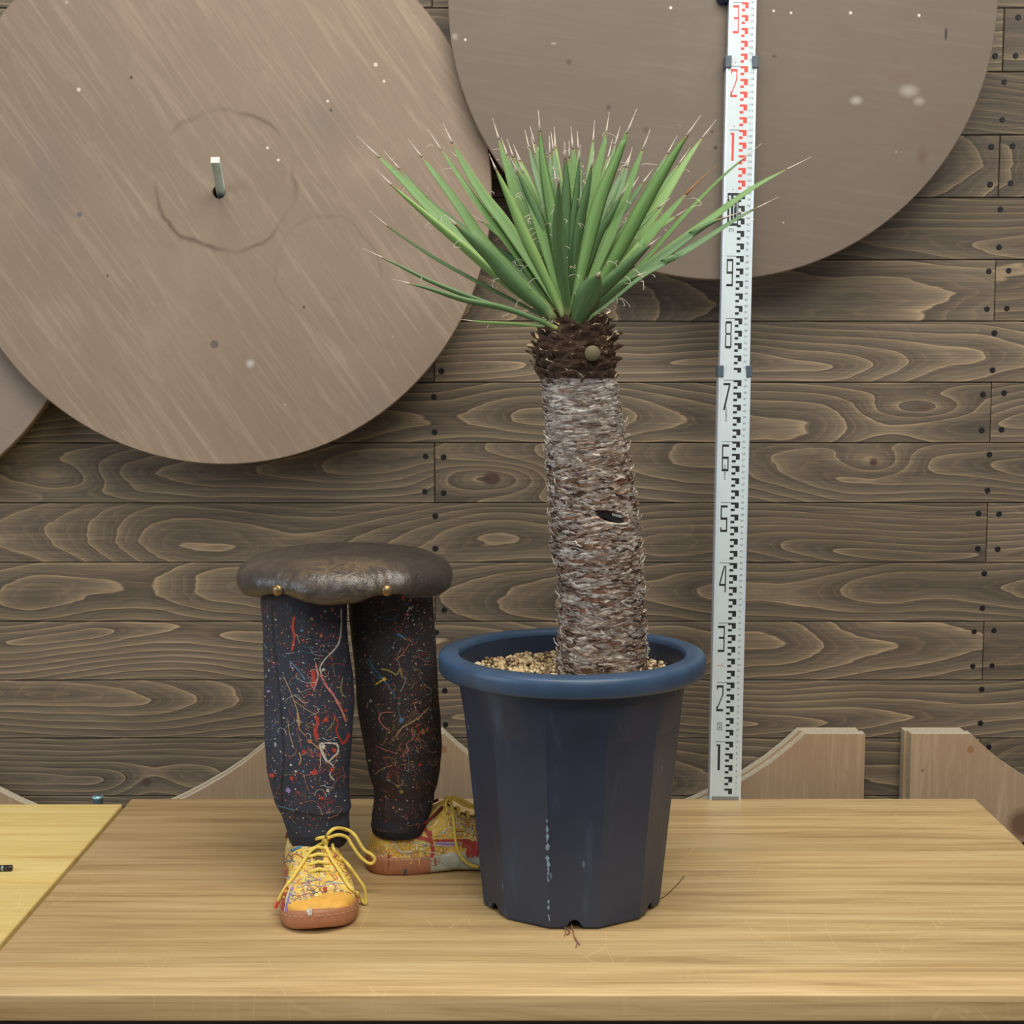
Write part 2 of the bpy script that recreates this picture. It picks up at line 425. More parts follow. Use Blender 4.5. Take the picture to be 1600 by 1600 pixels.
M_D1 = ply('brown_painted_plywood', sc((146, 128, 110)), sc((166, 147, 126)), sc((122, 105, 90)), radians(-55), .5,
    [sp_l(335, 538, .0075, (98, 88, 84), .9, .2), sp_l(124, 335, .005, (92, 94, 104), .9, .3), sp_l(391, 568, .009, (196, 194, 190), .6, .8),
     sp_l(475, 480, .003, (70, 56, 46)), sp_l(205, 121, .003, (60, 46, 38)), sp_l(168, 431, .0025, (60, 46, 38)), sp_l(517, 172, .003, (60, 46, 38)),
     sp_l(75, 290, .05, (112, 104, 104), .35, 1, .11), sp_l(500, 190, .05, (108, 104, 98), .35, 1), sp_l(310, 270, .04, (130, 122, 108), .3, 1),
     sp_l(587, 101, .004, (214, 200, 176), .8), sp_l(600, 127, .003, (214, 200, 176)), sp_l(512, 158, .003, (214, 200, 176)), sp_l(418, 231, .003, (220, 208, 186)), sp_l(435, 250, .003, (220, 208, 186)), sp_l(123, 140, .004, (214, 200, 176), .8), sp_l(590, 640, .04, (128, 118, 108), .35, 1)],
    [(lx, lz, .115, .006, sc((88, 68, 56), .75)), (lx2, lz2, .085, .004, sc((92, 72, 60), .4))])
M_D3 = ply('faded_brown_plywood', sc((138, 124, 112)), sc((152, 138, 124)), sc((120, 106, 96)), radians(-20), .25)
M_D2 = ply('grey_brown_painted_plywood', sc((112, 100, 87)), sc((126, 113, 99)), sc((98, 87, 76)), radians(-8), .22,
    [sp_r(1338, 157, .013, (166, 160, 148), .7, .8, .009), sp_r(1420, 142, .02, (158, 150, 136), .75, .8, .013), sp_r(1436, 158, .012, (160, 152, 138), .6, .8, .009),
     sp_r(889, 97, .006, (84, 70, 60), .8, .5), sp_r(951, 168, .0055, (80, 66, 58), .9, .6), sp_r(1009, 203, .007, (92, 76, 66), .8, .6), sp_r(1113, 206, .003, (66, 52, 46)), sp_r(1118, 231, .004, (60, 48, 42)),
     sp_r(1441, 245, .012, (92, 70, 60), .7, 1, .02), sp_r(1465, 195, .03, (108, 88, 76), .5, 1), sp_r(1405, 120, .03, (108, 84, 72), .5, 1, .012),
     sp_r(1478, 53, .0025, (50, 40, 36), .9, .3, .012), sp_r(1210, 88, .005, (74, 60, 54), .8, .5, .003), sp_r(711, 57, .007, (170, 160, 148), .5, .8), sp_r(727, 62, .0025, (220, 214, 204)),
     sp_r(1236, 20, .0025, (220, 214, 204)), sp_r(1329, 20, .003, (220, 214, 204)), sp_r(1436, 24, .003, (220, 214, 204)), sp_r(1048, 12, .003, (220, 214, 204)), sp_r(1209, 17, .0025, (220, 214, 204)), sp_r(865, 68, .006, (170, 158, 142), .6, .8, .003)])
disc('plywood_disc', 1130, 3, 433, YR, M_D2, 'large round brown plywood board behind the measuring staff, topmost one', .0)
disc('plywood_disc', 342, 300, 430, YL, M_D1, 'large round brown plywood board with a hole and steel peg at its centre', .0108)
disc('plywood_disc', -288, 388, 430, YF, M_D3, 'round brown plywood board cut off by the left edge, behind the board with the peg', .0)
# steel peg through the hole
pg = MB()
a = PY(344, 297, YW - .002) ; e = PY(336.5, 251, YL - .105)
a0 = PY(344.5, 296, YL - .001); dirv = (e - a0)
a0 = a0 - dirv * .35
side = Vector((1, 0, 0)); up = dirv.cross(side).normalized(); up = -up if up.z < 0 else up
def barpt(t_, sx, sz): return a0 + (e - a0) * t_ + side * sx + up * sz
hw, hh = .0068, .0048
sec = [(-hw, -hh), (-hw + .0018, -hh), (-hw + .0018, -hh + .0014), (hw - .0018, -hh + .0014), (hw - .0018, -hh), (hw, -hh), (hw, hh), (-hw, hh)]
pg.grid([[barpt(t_, sx, sz) for sx, sz in sec] for t_ in (0, .3, .6, .99, 1.0)], 0, False, True, True, True)
po = pg.build('wall_peg', [NT('x').m], loc=a0)
M_PEG = plain('zinc_peg_steel', (206, 228, 232), .5, .1)
po.data.materials[0] = M_PEG
tag(po, 'zinc steel bar peg sticking out of the hole in the round plywood board', 'peg')
ecap = MB(); ecap.grid([[barpt(1.0 + dt, sx * 1.02, sz * 1.02) for sx, sz in ((-hw, -hh), (hw, -hh), (hw, hh), (-hw, hh))] for dt in (0, .02)], 0, False, True, True, True)
ecap.build('end_cap', plain('bare_cut_steel', (226, 222, 200), .5, .1), po)
# blue knob beside staff
kn = MB(); kc = PY(1130, -3, YR - .001)
kn.lathe([(.0, -.022), (.004, -.0215), (.008, -.018), (.0098, -.012), (.0098, -.004), (.0115, -.003), (.0115, 0), (.0, 0)], kc, 24, axis='y')
tag(kn.build('rubber_plug', plain('navy_gloss_plastic', (24, 38, 74), .2), loc=kc), 'dark blue glossy knob on the round board just left of the staff at the top', 'knob')

# ---------------------------------------------------------------- work table and yellow bench
bk = PZ(205, 1247.5, T).y; fr = PZ(800, 1554, T).y
xl = (PZ(205, 1248, T).x + PZ(0, 1481, T).x) / 2 + .001; xr = (PZ(1520, 1245, T).x + PZ(1600, 1318, T).x) / 2
def make_table(name, x0, x1, y0, y1, top, th, mat, label, cat='table', legs=True, corner=.0):
    root = empty(name, ((x0 + x1) / 2, (y0 + y1) / 2, 0), label, cat)
    mb = MB(); mb.box((x0, y0, top - th), (x1, y1, top)); mb.build('tabletop', mat, root, bevel=.0025, segs=3)
    ap = MB(); i = .05
    ap.box((x0 + i, y0 + i, top - th - .09), (x1 - i, y0 + i + .025, top - th)); ap.box((x0 + i, y1 - i - .025, top - th - .09), (x1 - i, y1 - i, top - th))
    ap.box((x0 + i, y0 + i + .025, top - th - .09), (x0 + i + .025, y1 - i - .025, top - th)); ap.box((x1 - i - .025, y0 + i + .025, top - th - .09), (x1 - i, y1 - i - .025, top - th))
    ap.build('apron', M_DARKWOOD, root)
    for lx_ in (x0 + i + .026, x1 - i - .086):
        for ly in (y0 + i + .026, y1 - i - .086):
            l = MB(); l.box((lx_, ly, 0), (lx_ + .06, ly + .06, top - th)); l.build('leg', M_DARKWOOD, root, bevel=.003)
    return root
make_table('work_table', xl, xr, fr, bk, T, .0328, M_TOP, 'wide honey coloured oak table carrying the potted plant and the stool')
yb = PZ(150, 1256, T + .004).y
bench = make_table('pine_bench', xl - 1.25, xl - .0035, fr - .05, yb, T + .004, .034, M_BENCH, 'yellow pine table butting against the left end of the oak table', 'table')
bo = MB(); bp = PY(153, 1250, yb + .025)
bo.lathe([(.0, .0), (.0, 0), (.0095, -.0), (.0095, -.004), (.0085, -.005), (.0085, -.05), (0, -.05)], (bp.x, bp.y, PY(153, 1243.5, yb + .025).z), 24)
bo.box((bp.x - .012, yb, T - .05), (bp.x + .012, yb + .04, T - .03))
bo.build('bolt', plain('zinc_bolt', (150, 190, 200), .3, .6), bench)

# black pen on the bench
pb = T + .004
p0 = PZ(20, 1361, pb); p1 = PZ(-150, 1366, pb)
pr = .0042; ax = (p1 - p0).normalized()
pn = empty('marker_pen', (p0.x, p0.y, pb), 'black pen lying on the yellow pine table, cut off by the left edge', 'pen')
b1 = MB(); z_ = Vector((0, 0, pr + .0006))
b1.tube([p0 + z_ + ax * s for s in (0, .001, .012)], [pr * .7, pr, pr], 16); b1.build('end_plug', plain('black_pen_plastic', (24, 24, 26), .3), pn)
b2 = MB(); b2.tube([p0 + z_ + ax * s for s in (.012, .016)], [pr * 1.02] * 2, 16); b2.build('ring', M_STEEL, pn)
b3 = MB(); b3.tube([p0 + z_ + ax * s for s in (.016, .09, .12, .135)], [pr, pr, pr * .7, pr * .2], 16); b3.build('barrel', bpy.data.materials['black_pen_plastic'], pn)

# ---------------------------------------------------------------- slotted plywood leg panels behind the table
YP = 2.508
cpx = 1388
side_px = [(130, 1147), (152, 1168), (181, 1192), (212, 1213), (248, 1234), (283, 1252), (306, 1262), (306, 1275), (250, 1296), (206, 1318), (172, 1350), (150, 1390)]
def panel(shift_px, dy, dx, mat, label):
    c0 = PY(cpx, 1147, YP); pts = []
    for q, y in side_px:
        p = PY(cpx + q, y, YP); pts.append((p.x - c0.x, p.z))
    ext = pts + [(pts[-1][0] + .0, .34), (.13, .2), (.20, .05), (.205, 0), (.14, 0), (.10, .06)]
    slot = PY(cpx + 36, 1147, YP).x - c0.x
    zt = c0.z
    sb = .40
    right = [(slot, sb), (slot, zt)] + ext
    poly = right + [(-x, z) for x, z in right[::-1]]
    X = PY(cpx + shift_px, 1147, YP).x + dx
    mb = MB(); n = len(poly); th = .0228
    vs = [(x, 0, z) for x, z in poly] + [(x, th, z) for x, z in poly]
    fs = [list(range(n)), list(range(n, 2 * n))[::-1]] + [(i, i + n, (i + 1) % n + n, (i + 1) % n) for i in range(n)]
    mb.add(vs, fs, 0); mb.m = [0, 0] + [1] * n
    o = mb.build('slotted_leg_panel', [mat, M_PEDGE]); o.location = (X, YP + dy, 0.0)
    tag(o, label, 'plywood panel', 'slotted plywood leg panels behind the table')
    return o
M_PEDGE = plain('pale_plywood_edge', (200, 188, 164), .6, sc=200, var=.18)
px_, pz_ = PY(1517, 1171, YP).x - PY(cpx, 1171, YP).x, PY(1517, 1171, YP).z
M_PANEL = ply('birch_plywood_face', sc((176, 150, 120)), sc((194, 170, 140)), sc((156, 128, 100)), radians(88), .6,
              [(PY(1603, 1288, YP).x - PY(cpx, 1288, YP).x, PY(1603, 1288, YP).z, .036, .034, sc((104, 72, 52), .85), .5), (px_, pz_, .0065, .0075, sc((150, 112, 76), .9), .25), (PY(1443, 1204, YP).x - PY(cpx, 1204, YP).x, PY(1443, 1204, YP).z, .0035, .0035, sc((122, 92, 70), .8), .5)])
labs = [('pale plywood panel with flared sides and a slot, front one right of the staff', 0, 0),
        ('plywood panel standing close behind the front one at the right, only its edges showing', 0, 1),
        ('plywood panel with flared sides behind the stool legs, front one of that pair', -824, 0),
        ('plywood panel standing close behind the one at the stool legs, only its upper edge showing', -824, 1),
        ('plywood panel whose flared corner shows at the left edge behind the yellow table', -1650, 0)]
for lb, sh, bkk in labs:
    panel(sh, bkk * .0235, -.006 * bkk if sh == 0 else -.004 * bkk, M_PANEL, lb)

# ---------------------------------------------------------------- levelling staff
def glyph(ch):
    """stroke rectangles / quads in a box 11.2 wide, 44 high (y down)"""
    W, H, h, v = 11.2, 44.0, 3.8, 1.9
    R = lambda x0, y0, x1, y1: [(x0, y0), (x1, y0), (x1, y1), (x0, y1)]
    top = R(0, 0, W, h); bot = R(0, H - h, W, H); L = lambda a, b: R(0, a, v, b); Rr = lambda a, b: R(W - v, a, W, b)
    m = 20.0
    return {'1': [R(4, 0, 8, H), R(1.5, 0, 4, 3)],
            '2': [top, L(h, 7), Rr(h, 16), [(W - v, 16), (W, 16), (v, H - h), (0, H - h)], L(H - h - 5, H), bot],
            '3': [top, R(1.5, m - 1.5, W, m + 1.8), bot, Rr(h, H - h)],
            '4': [[(W - 4, 0), (W - v, 0), (v + .4, 30), (0, 30)], R(0, 30, W, 33.5), Rr(0, H)],
            '5': [top, L(h, m), R(0, m, W, m + h), Rr(m + h, H - h), bot, L(H - h - 4, H - h)],
            '6': [top, L(h, H - h), R(v, m, W, m + h), Rr(m + h, H - h), bot],
            '7': [top, [(W - v - .6, h), (W, h), (3, H), (0, H)]],
            '8': [R(1, 0, W - 1, h), L(1.5, m - 1), Rr(1.5, m - 1), R(1, m - 1, W - 1, m + 2), L(m + 2, H - 1.5), Rr(m + 2, H - 1.5), R(1, H - h, W - 1, H)],
            '9': [top, L(h, m), R(0, m, W, m + h), Rr(h, H - h), bot],
            '0': [top, L(h, H - h), Rr(h, H - h), bot]}[ch]
def text_mesh(txt, size):
    cu = bpy.data.curves.new('t', 'FONT'); cu.body = txt; cu.size = size; cu.align_x = 'CENTER'; cu.align_y = 'CENTER'; cu.resolution_u = 2
    o = bpy.data.objects.new('t', cu); COL.objects.link(o)
    dg = bpy.context.evaluated_depsgraph_get(); me = bpy.data.meshes.new_from_object(o.evaluated_get(dg))
    vs = [tuple(v.co) for v in me.vertices]; fs = [tuple(p.vertices) for p in me.polygons]
    bpy.data.objects.remove(o); bpy.data.meshes.remove(me); bpy.data.curves.remove(cu); return vs, fs
pb0 = PZ(1133, 1250.5, T); YS = pb0.y
ptop = PY(1161.5, 0, YS + .012)
axis_z = (ptop - pb0).normalized(); axis_x = Vector((1, 0, 0)); axis_x = (axis_x - axis_z * axis_x.dot(axis_z)).normalized()
axis_y = axis_z.cross(axis_x)          # away from the camera
LTOT = 1.62
staff = empty('levelling_staff', pb0, 'tall white surveying staff with black and red numbers at the back of the table', 'measuring staff')
def SP(u, s_, d=0.0): return pb0 + axis_x * u + axis_z * s_ + axis_y * d
# sections: s0, s1, width, depth offset of the face, depth
secs = [(0, .712, .0520, .0, .026), (.712, 1.204, .0485, .0022, .0215), (1.204, LTOT, .0435, .0044, .017)]
cmcache = {}
for si, (s0, s1, wd, yo, dp) in enumerate(secs):
    mb = MB(); hw = wd / 2
    sa = s0 if si == 0 else s0 - .03
    def bx(u0, u1, a, b, d0, d1, mi):
        vs = [SP(u, s_, d) for s_ in (a, b) for u, d in ((u0, d0), (u1, d0), (u1, d1), (u0, d1))]
        mb.add(vs, [(0, 1, 5, 4), (1, 2, 6, 5), (2, 3, 7, 6), (3, 0, 4, 7), (3, 2, 1, 0), (4, 5, 6, 7)], mi)
    bx(-hw + .0004, hw - .0004, sa, s1, yo + .0012, yo + dp, 4)          # body
    bx(-hw + .003, hw - .003, sa, s1, yo + .0006, yo + .0013, 0)         # printed face
    bx(-hw, -hw + .0032, sa, s1, yo, yo + dp - .002, 1); bx(hw - .0032, hw, sa, s1, yo, yo + dp - .002, 1)
    fy = yo + .00045
    def quad(pts, mi):
        mb.add([SP(u, s_, fy) for u, s_ in pts], [tuple(range(len(pts)))], mi)
    sx = wd / .052
    def U(mm): return -hw + mm / 1000 * sx
    n0, n1 = round(s0 * 100), round(s1 * 100)
    for c in range(0, int(LTOT * 50) + 1):
        top = (c + 1) * .02
        if top - .006 < s0 or top > s1 + .0001: continue
        ink = 3 if top > 1.0201 else 2
        if abs(top - 1.02) < .001: ink = 3
        if top <= 1.0001: ink = 2
        E = [(24.4, 37.2, 0, 3.6), (30.8, 37.2, 3.6, 9.6)]
        if top - .0143 > max(s0, .001) and top > .021: E.append((24.4, 30.8, 10.3, 14.3))
        for u0, u1, a, b in E:
            quad([(U(u0), top - b / 1000), (U(u1), top - b / 1000), (U(u1), top - a / 1000), (U(u0), top - a / 1000)], ink)
    for k in range(1, int(LTOT * 10) + 1):
        top = k * .1
        if not (s0 + .002 < top <= s1): 
            continue
        ink = 3 if k > 10 else 2
        quad([(U(8), top - .0007), (U(24.4), top - .0007), (U(24.4), top + .0002), (U(8), top + .0002)], 5)
        if k >= 10:
            quad([(U(15), top + .005), (U(16.6), top + .005), (U(16.6), top + .0066), (U(15), top + .0066)], 3)
        if k == 10:
            quad([(U(7), top - .052), (U(26), top - .052), (U(26), top), (U(7), top)], 2)
            for ch, ox in (('1', 8.0), ('0', 17.4)):
                for q in glyph(ch):
                    mb.add([SP(U(ox + x * .62), top - .004 - y / 1000, fy - .0002) for x, y in q], [(0, 1, 2, 3)], 0)
        else:
            ch = str(k % 10)
            for q in glyph(ch):
                quad([(U(8 + x), top - .0048 - y / 1000) for x, y in q], ink)
    for c in range(max(1, n0 + 1), n1):
        if c > 133: break
        key = str(c)
        if key not in cmcache: cmcache[key] = text_mesh(key, .0052)
        vs, fs = cmcache[key]
        mb.add([SP(U(43.5) + x, c * .01 - .0003 + y, fy) for x, y, z in vs], fs, 5)
    if si == 0:
        for a_, b_ in ((.655, .637), (.560, .546)):
            for j in range(9):
                h_ = a_ - j * .0028
                quad([(U(12), h_), (U(12 + 2.2 * (1 + (j * 7 % 3) * .3)), h_), (U(12 + 2.2), h_ + .0015), (U(12), h_ + .0015)], 5)
        for j in range(5): quad([(U(8 + j * 2.4), .2272), (U(9.8 + j * 2.4), .2272), (U(9.8 + j * 2.4), .2295), (U(8 + j * 2.4), .2295)], 6)
        for u0, u1, a, b in ((10, 18, .1315, .1323), (10, 18, .1192, .12), (10, 10.8, .1192, .1323), (17.2, 18, .1192, .1323)): quad([(U(u0), a), (U(u1), a), (U(u1), b), (U(u0), b)], 2)
        vs, fs = text_mesh('2', .011); mb.add([SP(U(14) + x, .1257 + y, fy) for x, y, z in vs], fs, 2)
    if si == 1:
        vs, fs = text_mesh('m', .012); mb.add([SP(U(14.5) + x, .942 + y, fy) for x, y, z in vs], fs, 5)
    mb.build('staff_section', [M_WHITE, M_ALU, M_INK, M_RED, M_EDGE, M_GREY, plain('faded_red_print', (200, 150, 140)) if si == 0 else M_RED], staff, loc=pb0)
for s_, wd in ((.711, .052), (1.203, .0485)):
    for sg in (-1, 1):
        mb = MB(); hw = wd / 2
        u0, u1 = sorted((sg * (hw - .0075), sg * (hw + .0022)))
        vs = [SP(u, s2, d) for s2 in (s_ - .006, s_ + .013) for u, d in ((u0, -.0018), (u1, -.0018), (u1, .026), (u0, .026))]
        mb.add(vs, [(0, 1, 5, 4), (1, 2, 6, 5), (2, 3, 7, 6), (3, 0, 4, 7), (3, 2, 1, 0), (4, 5, 6, 7)])
        mb.build('locking_clip', M_CLIP, staff, loc=pb0, bevel=.0012)
mb = MB(); vs = [SP(u, s2, d) for s2 in (0.0, .0065) for u, d in ((-.0225, -.0004), (.0225, -.0004), (.0225, .02), (-.0225, .02))]
mb.add(vs, [(0, 1, 5, 4), (1, 2, 6, 5), (2, 3, 7, 6), (3, 0, 4, 7), (3, 2, 1, 0), (4, 5, 6, 7)])
mb.build('foot_cap', M_TANK, staff, loc=pb0)

# ---------------------------------------------------------------- plant pot
YPOT = 1.955
pc = PY(893, 1100, YPOT); PCX = pc.x
zcp = lambda z: YPOT * cos(TH) + (CAM.z - z) * sin(TH)
def pxr(r, z): return r * zcp(z) / FPX
pot = empty('plant_pot', (PCX, YPOT, T), 'tall ribbed navy blue plastic plant pot with a thick rim, holding the spiky plant', 'plant pot')
def pot_mat():
    t = NT('navy_pot_plastic'); o = t.coord()
    n = t.noise(o, 5, 4, .6); n2 = t.noise(t.map(o, (30, 30, 5)), 1, 4, .6)
    col = t.ramp(n, [(.3, sc((36, 44, 62))), (.7, sc((48, 57, 75)))])
    col = t.mix(t.math('MULTIPLY', t.ramp(n2, [(.6, (0, 0, 0)), (.85, (1, 1, 1))]), .3), col, sc((96, 120, 146)))
    v = t.voro(t.map(o, (40, 40, 14)), 1); ch = t.math('LESS_THAN', v.outputs[0], .07)
    col = t.mix(t.math('MULTIPLY', ch, .35), col, sc((130, 150, 170)))
    return t.fin(col, t.math('MULTIPLY_ADD', n2, .25, .30), spec=.5)
M_POT = pot_mat()
M_RIM = plain('blue_pot_rim', (54, 76, 102), .42, sc=18, var=.2)
M_POTSCUFF = plain('pale_scuff_on_plastic', (120, 142, 158), .6)
mb = MB(); NA = 240
r_bot, r_top = pxr(134, .03), pxr(170, .31)
rim_t, rim_b = .343, .316
levels = [0, .004, .010, .016, .03, .06, .1, .15, .2, .25, .28, .30, .318, .33, .336]
def facet_r(a, R, k=12, amt=1.0):
    b = (a - (-pi / 2)) % (2 * pi / k)
    b = min(b, 2 * pi / k - b)         # 0 at facet centre line offset
    b = abs(((a + pi / 2 + pi / k) % (2 * pi / k)) - pi / k)
    poly = R * cos(pi / k) / cos(b)
    return R + (poly - R) * amt
rows = []
for z in levels:
    R = r_bot + (r_top - r_bot) * z / .31
    if z < .004: R -= .0035
    row = []
    for k in range(NA):
        a = 2 * pi * k / NA
        am = 1.0 if z < .24 else max(0, 1 - (z - .24) / .06)
        q = facet_r(a, R * 1.006, 12, am)
        # shallow grooves at facet joints
        zz = z
        for na in [-90 + 60 * j for j in range(6)]:
            da = abs((math.degrees(a) - na + 180) % 360 - 180) * pi / 180 * R
            if da < .0105 and z < .02:
                lift = .0135 * sqrt(max(0, 1 - (da / .0105) ** 2)); zz = max(z, lift)
        row.append((PCX + q * cos(a), YPOT + q * sin(a), T + zz))
    rows.append(row)
mb.grid(rows, 0, False, True)
# inner wall
inn = []
for z in (.336, .30, .1, .002):
    R = r_bot + (r_top - r_bot) * z / .31 - .0035
    inn.append([(PCX + R * .985 * cos(2 * pi * k / NA), YPOT + R * .985 * sin(2 * pi * k / NA), T + max(z, .02)) for k in range(NA)])
mb.grid(inn, 0, True, True)
body_mb = mb
mb = MB(); ro = pxr(201, .33); ri = pxr(170, .335)
prof = [(ri - .004, .318), (ri, .336), (ri + .001, rim_t - .0015), (ri + .003, rim_t), (ro - .006, rim_t - .001), (ro - .0025, rim_t - .0022), (ro - .0005, rim_t - .005), (ro + .0002, rim_t - .010), (ro - .0006, rim_b + .004), (ro - .003, rim_b), (r_top + .0005, rim_b + .0005), (r_top - .003, rim_b - .004)]
mb.lathe(prof, (PCX, YPOT, T), 128)
mb.build('rim', M_RIM, pot, loc=(PCX, YPOT, T))
# pale scrape down one rib of the body
rng = random.Random(3)
mb = MB()
ang = -pi / 2 - pi / 12 - .003
for i in range(26):
    z = .15 - .145 * (i / 26) ** .9 + rng.uniform(-.002, .002); R = (r_bot + (r_top - r_bot) * z / .31) * 1.006
    q = R + .0004; ww = rng.uniform(.0006, .0022) * (1.5 if .08 < z < .14 else .8); hh = rng.uniform(.002, .006)
    if rng.random() < .2 or z < .06 and rng.random() < .6: continue
    a1 = ang + rng.uniform(-.008, .004)
    P_ = lambda da, zz: (PCX + q * cos(a1 + da), YPOT + q * sin(a1 + da), T + zz)
    mb.add([P_(-ww / R, z), P_(0, z - hh), P_(ww / R, z), P_(0, z + hh)], [(0, 1, 2, 3)])
body_mb.merge(mb, 1); body_mb.build('body', [M_POT, M_POTSCUFF], pot, loc=(PCX, YPOT, T))

# soil: base bed and loose pumice pebbles
mb = MB(); rows = []; TXG = PY(941, 1050, YPOT).x
for i in range(14):
    R = .0008 + (pxr(168, .31) - .006) * i / 13
    u_ = i / 13; R = pxr(168, .31) - .006; row = []
    for k in range(60):
        a = 2 * pi * k / 60; x = TXG + .054 * cos(a); y = YPOT - .005 + .054 * sin(a); x2 = PCX + R * cos(a); y2 = YPOT + R * sin(a)
        xx = x + (x2 - x) * u_; yy = y + (y2 - y) * u_
        row.append((xx, yy, T + .312 + .008 * nz((xx - PCX) * 22, (yy - YPOT) * 22, 3) - .004 * u_))
    rows.append(row)
mb.grid(rows, 0, True, True)
tpx = PY(941, 1050, YPOT - .0); TX = tpx.x
SCAR_Z = PY(948, 813, YPOT - .065).z
cols = [(196, 172, 124), (150, 128, 92), (214, 196, 156), (122, 96, 70), (176, 138, 100), (98, 78, 60)]
pm = [plain('pumice_%s' % n_, c, .85, sc=300, var=.25) for n_, c in zip(('tan', 'olive', 'cream', 'brown', 'ochre', 'dark'), cols)]
phi = (1 + 5 ** .5) / 2
ico = [Vector(v).normalized() for v in [(-1, phi, 0), (1, phi, 0), (-1, -phi, 0), (1, -phi, 0), (0, -1, phi), (0, 1, phi), (0, -1, -phi), (0, 1, -phi), (phi, 0, -1), (phi, 0, 1), (-phi, 0, -1), (-phi, 0, 1)]]
icf = [(0, 11, 5), (0, 5, 1), (0, 1, 7), (0, 7, 10), (0, 10, 11), (1, 5, 9), (5, 11, 4), (11, 10, 2), (10, 7, 6), (7, 1, 8), (3, 9, 4), (3, 4, 2), (3, 2, 6), (3, 6, 8), (3, 8, 9), (4, 9, 5), (2, 4, 11), (6, 2, 10), (8, 6, 7), (9, 8, 1)]
for i in range(2600):
    R = pxr(166, .31) * sqrt(rng.random()) - .006; a = rng.uniform(0, 2 * pi)
    if R < 0: continue
    x, y = PCX + R * cos(a), YPOT + R * sin(a)
    if math.hypot(x - TXG, y - YPOT + .005) < .0575: continue
    s_ = rng.uniform(.0022, .0046) * (1.6 if rng.random() < .06 else 1)
    z = T + .313 + .008 * nz((x - PCX) * 22, (y - YPOT) * 22, 3) + rng.uniform(0, .005) - .004 * R / .14
    sq = Vector((rng.uniform(.7, 1.1), rng.uniform(.7, 1.1), rng.uniform(.6, 1)))
    mi = rng.choice((1, 1, 2, 3, 3, 1, 4, 5, 6))
    mb.add([(x + v.x * s_ * sq.x * rng.uniform(.85, 1.1), y + v.y * s_ * sq.y * rng.uniform(.85, 1.1), z + v.z * s_ * sq.z) for v in ico], icf, mi, True)
so = mb.build('potting_gravel', [plain('potting_soil', (88, 70, 52), .9, sc=200, var=.4)] + pm, loc=(PCX, YPOT, T + .3))
tag(so, 'tan and cream pumice gravel filling the top of the blue pot', 'gravel', kind='stuff')

# ---------------------------------------------------------------- yucca
YT = YPOT - .005
yucca = empty('yucca', (TX, YT, T + .30), 'spiky green yucca with a leaning shaggy grey trunk growing in the blue pot', 'plant')
YL_ = (TX, YT, T + .30)
TR = [(1064, 874, 1010), (1040, 871, 1009), (1000, 874, 1007), (960, 876, 1005), (900, 874, 1002), (860, 866, 999), (800, 862, 993), (740, 859, 985), (700, 856, 979), (660, 852, 973), (620, 848, 967), (598, 847, 964), (575, 838, 962), (545, 834, 961), (515, 842, 956), (498, 866, 948), (488, 880, 930)]
trunk_tab = []
for y, a, b in TR:
    p = PY((a + b) / 2, y, YT); q = PY(b, y, YT); trunk_tab.append((p.z, p.x, (q.x - p.x) * 1.0))
trunk_tab.sort()
def trunk_at(z): return interp(trunk_tab, z)
def bark_mat():
    t = NT('shaggy_grey_bark'); o = t.coord(); 
    m = t.map(o, (1, 1, 1)); sp = t.n('ShaderNodeSeparateXYZ', {0: o}); z = sp.outputs[2]
    g = t.noise(t.map(o, (26, 26, 170)), 1, 5, .68, .6)
    g2 = t.noise(t.map(o, (60, 60, 420)), 1, 3, .6)
    g3 = t.noise(t.map(o, (9, 9, 30)), 1, 3, .6)
    att = t.n('ShaderNodeAttribute', attribute_name='seed').outputs['Fac']
    col = t.ramp(g, [(.32, sc((60, 46, 40))), (.42, sc((126, 98, 82))), (.50, sc((172, 152, 136))), (.62, sc((216, 206, 192)))])
    red = t.ramp(g3, [(.52, (0, 0, 0)), (.68, (1, 1, 1))])
    col = t.mix(t.math('MULTIPLY', red, .35), col, t.mix(.5, col, sc((128, 74, 46))))
    top = t.ramp(t.math('ADD', z, t.math('MULTIPLY', g3, .10)), [(.36, (0, 0, 0)), (.42, (1, 1, 1))])
    col = t.mix(t.math('MULTIPLY', top, .6), col, t.ramp(g, [(.3, sc((96, 84, 74))), (.5, sc((172, 168, 164))), (.7, sc((214, 214, 214)))]))
    col = t.mix(t.math('MULTIPLY', t.ramp(g2, [(.35, (1, 1, 1)), (.5, (0, 0, 0))]), .5), col, sc((56, 44, 38)))
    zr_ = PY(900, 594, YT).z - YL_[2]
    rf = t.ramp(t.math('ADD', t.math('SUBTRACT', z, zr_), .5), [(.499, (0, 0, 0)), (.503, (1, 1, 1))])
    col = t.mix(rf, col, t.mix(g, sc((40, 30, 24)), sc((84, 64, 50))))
    t.bump(t.math('ADD', g, g2), .6, .003)
    return t.fin(col, .85, spec=.2)
M_BARK = bark_mat()
M_FL = [plain('bark_flake_%s' % n_, c, .85, sc=200, var=.3) for n_, c in (('pale', (216, 206, 194)), ('grey', (184, 172, 162)), ('brown', (150, 124, 106)), ('dark', (84, 66, 56)), ('rust', (150, 108, 82)))]
mb = MB(); rows = []; NA2 = 150
z0, z1 = T + .306, trunk_tab[-1][0]; NZ = 420
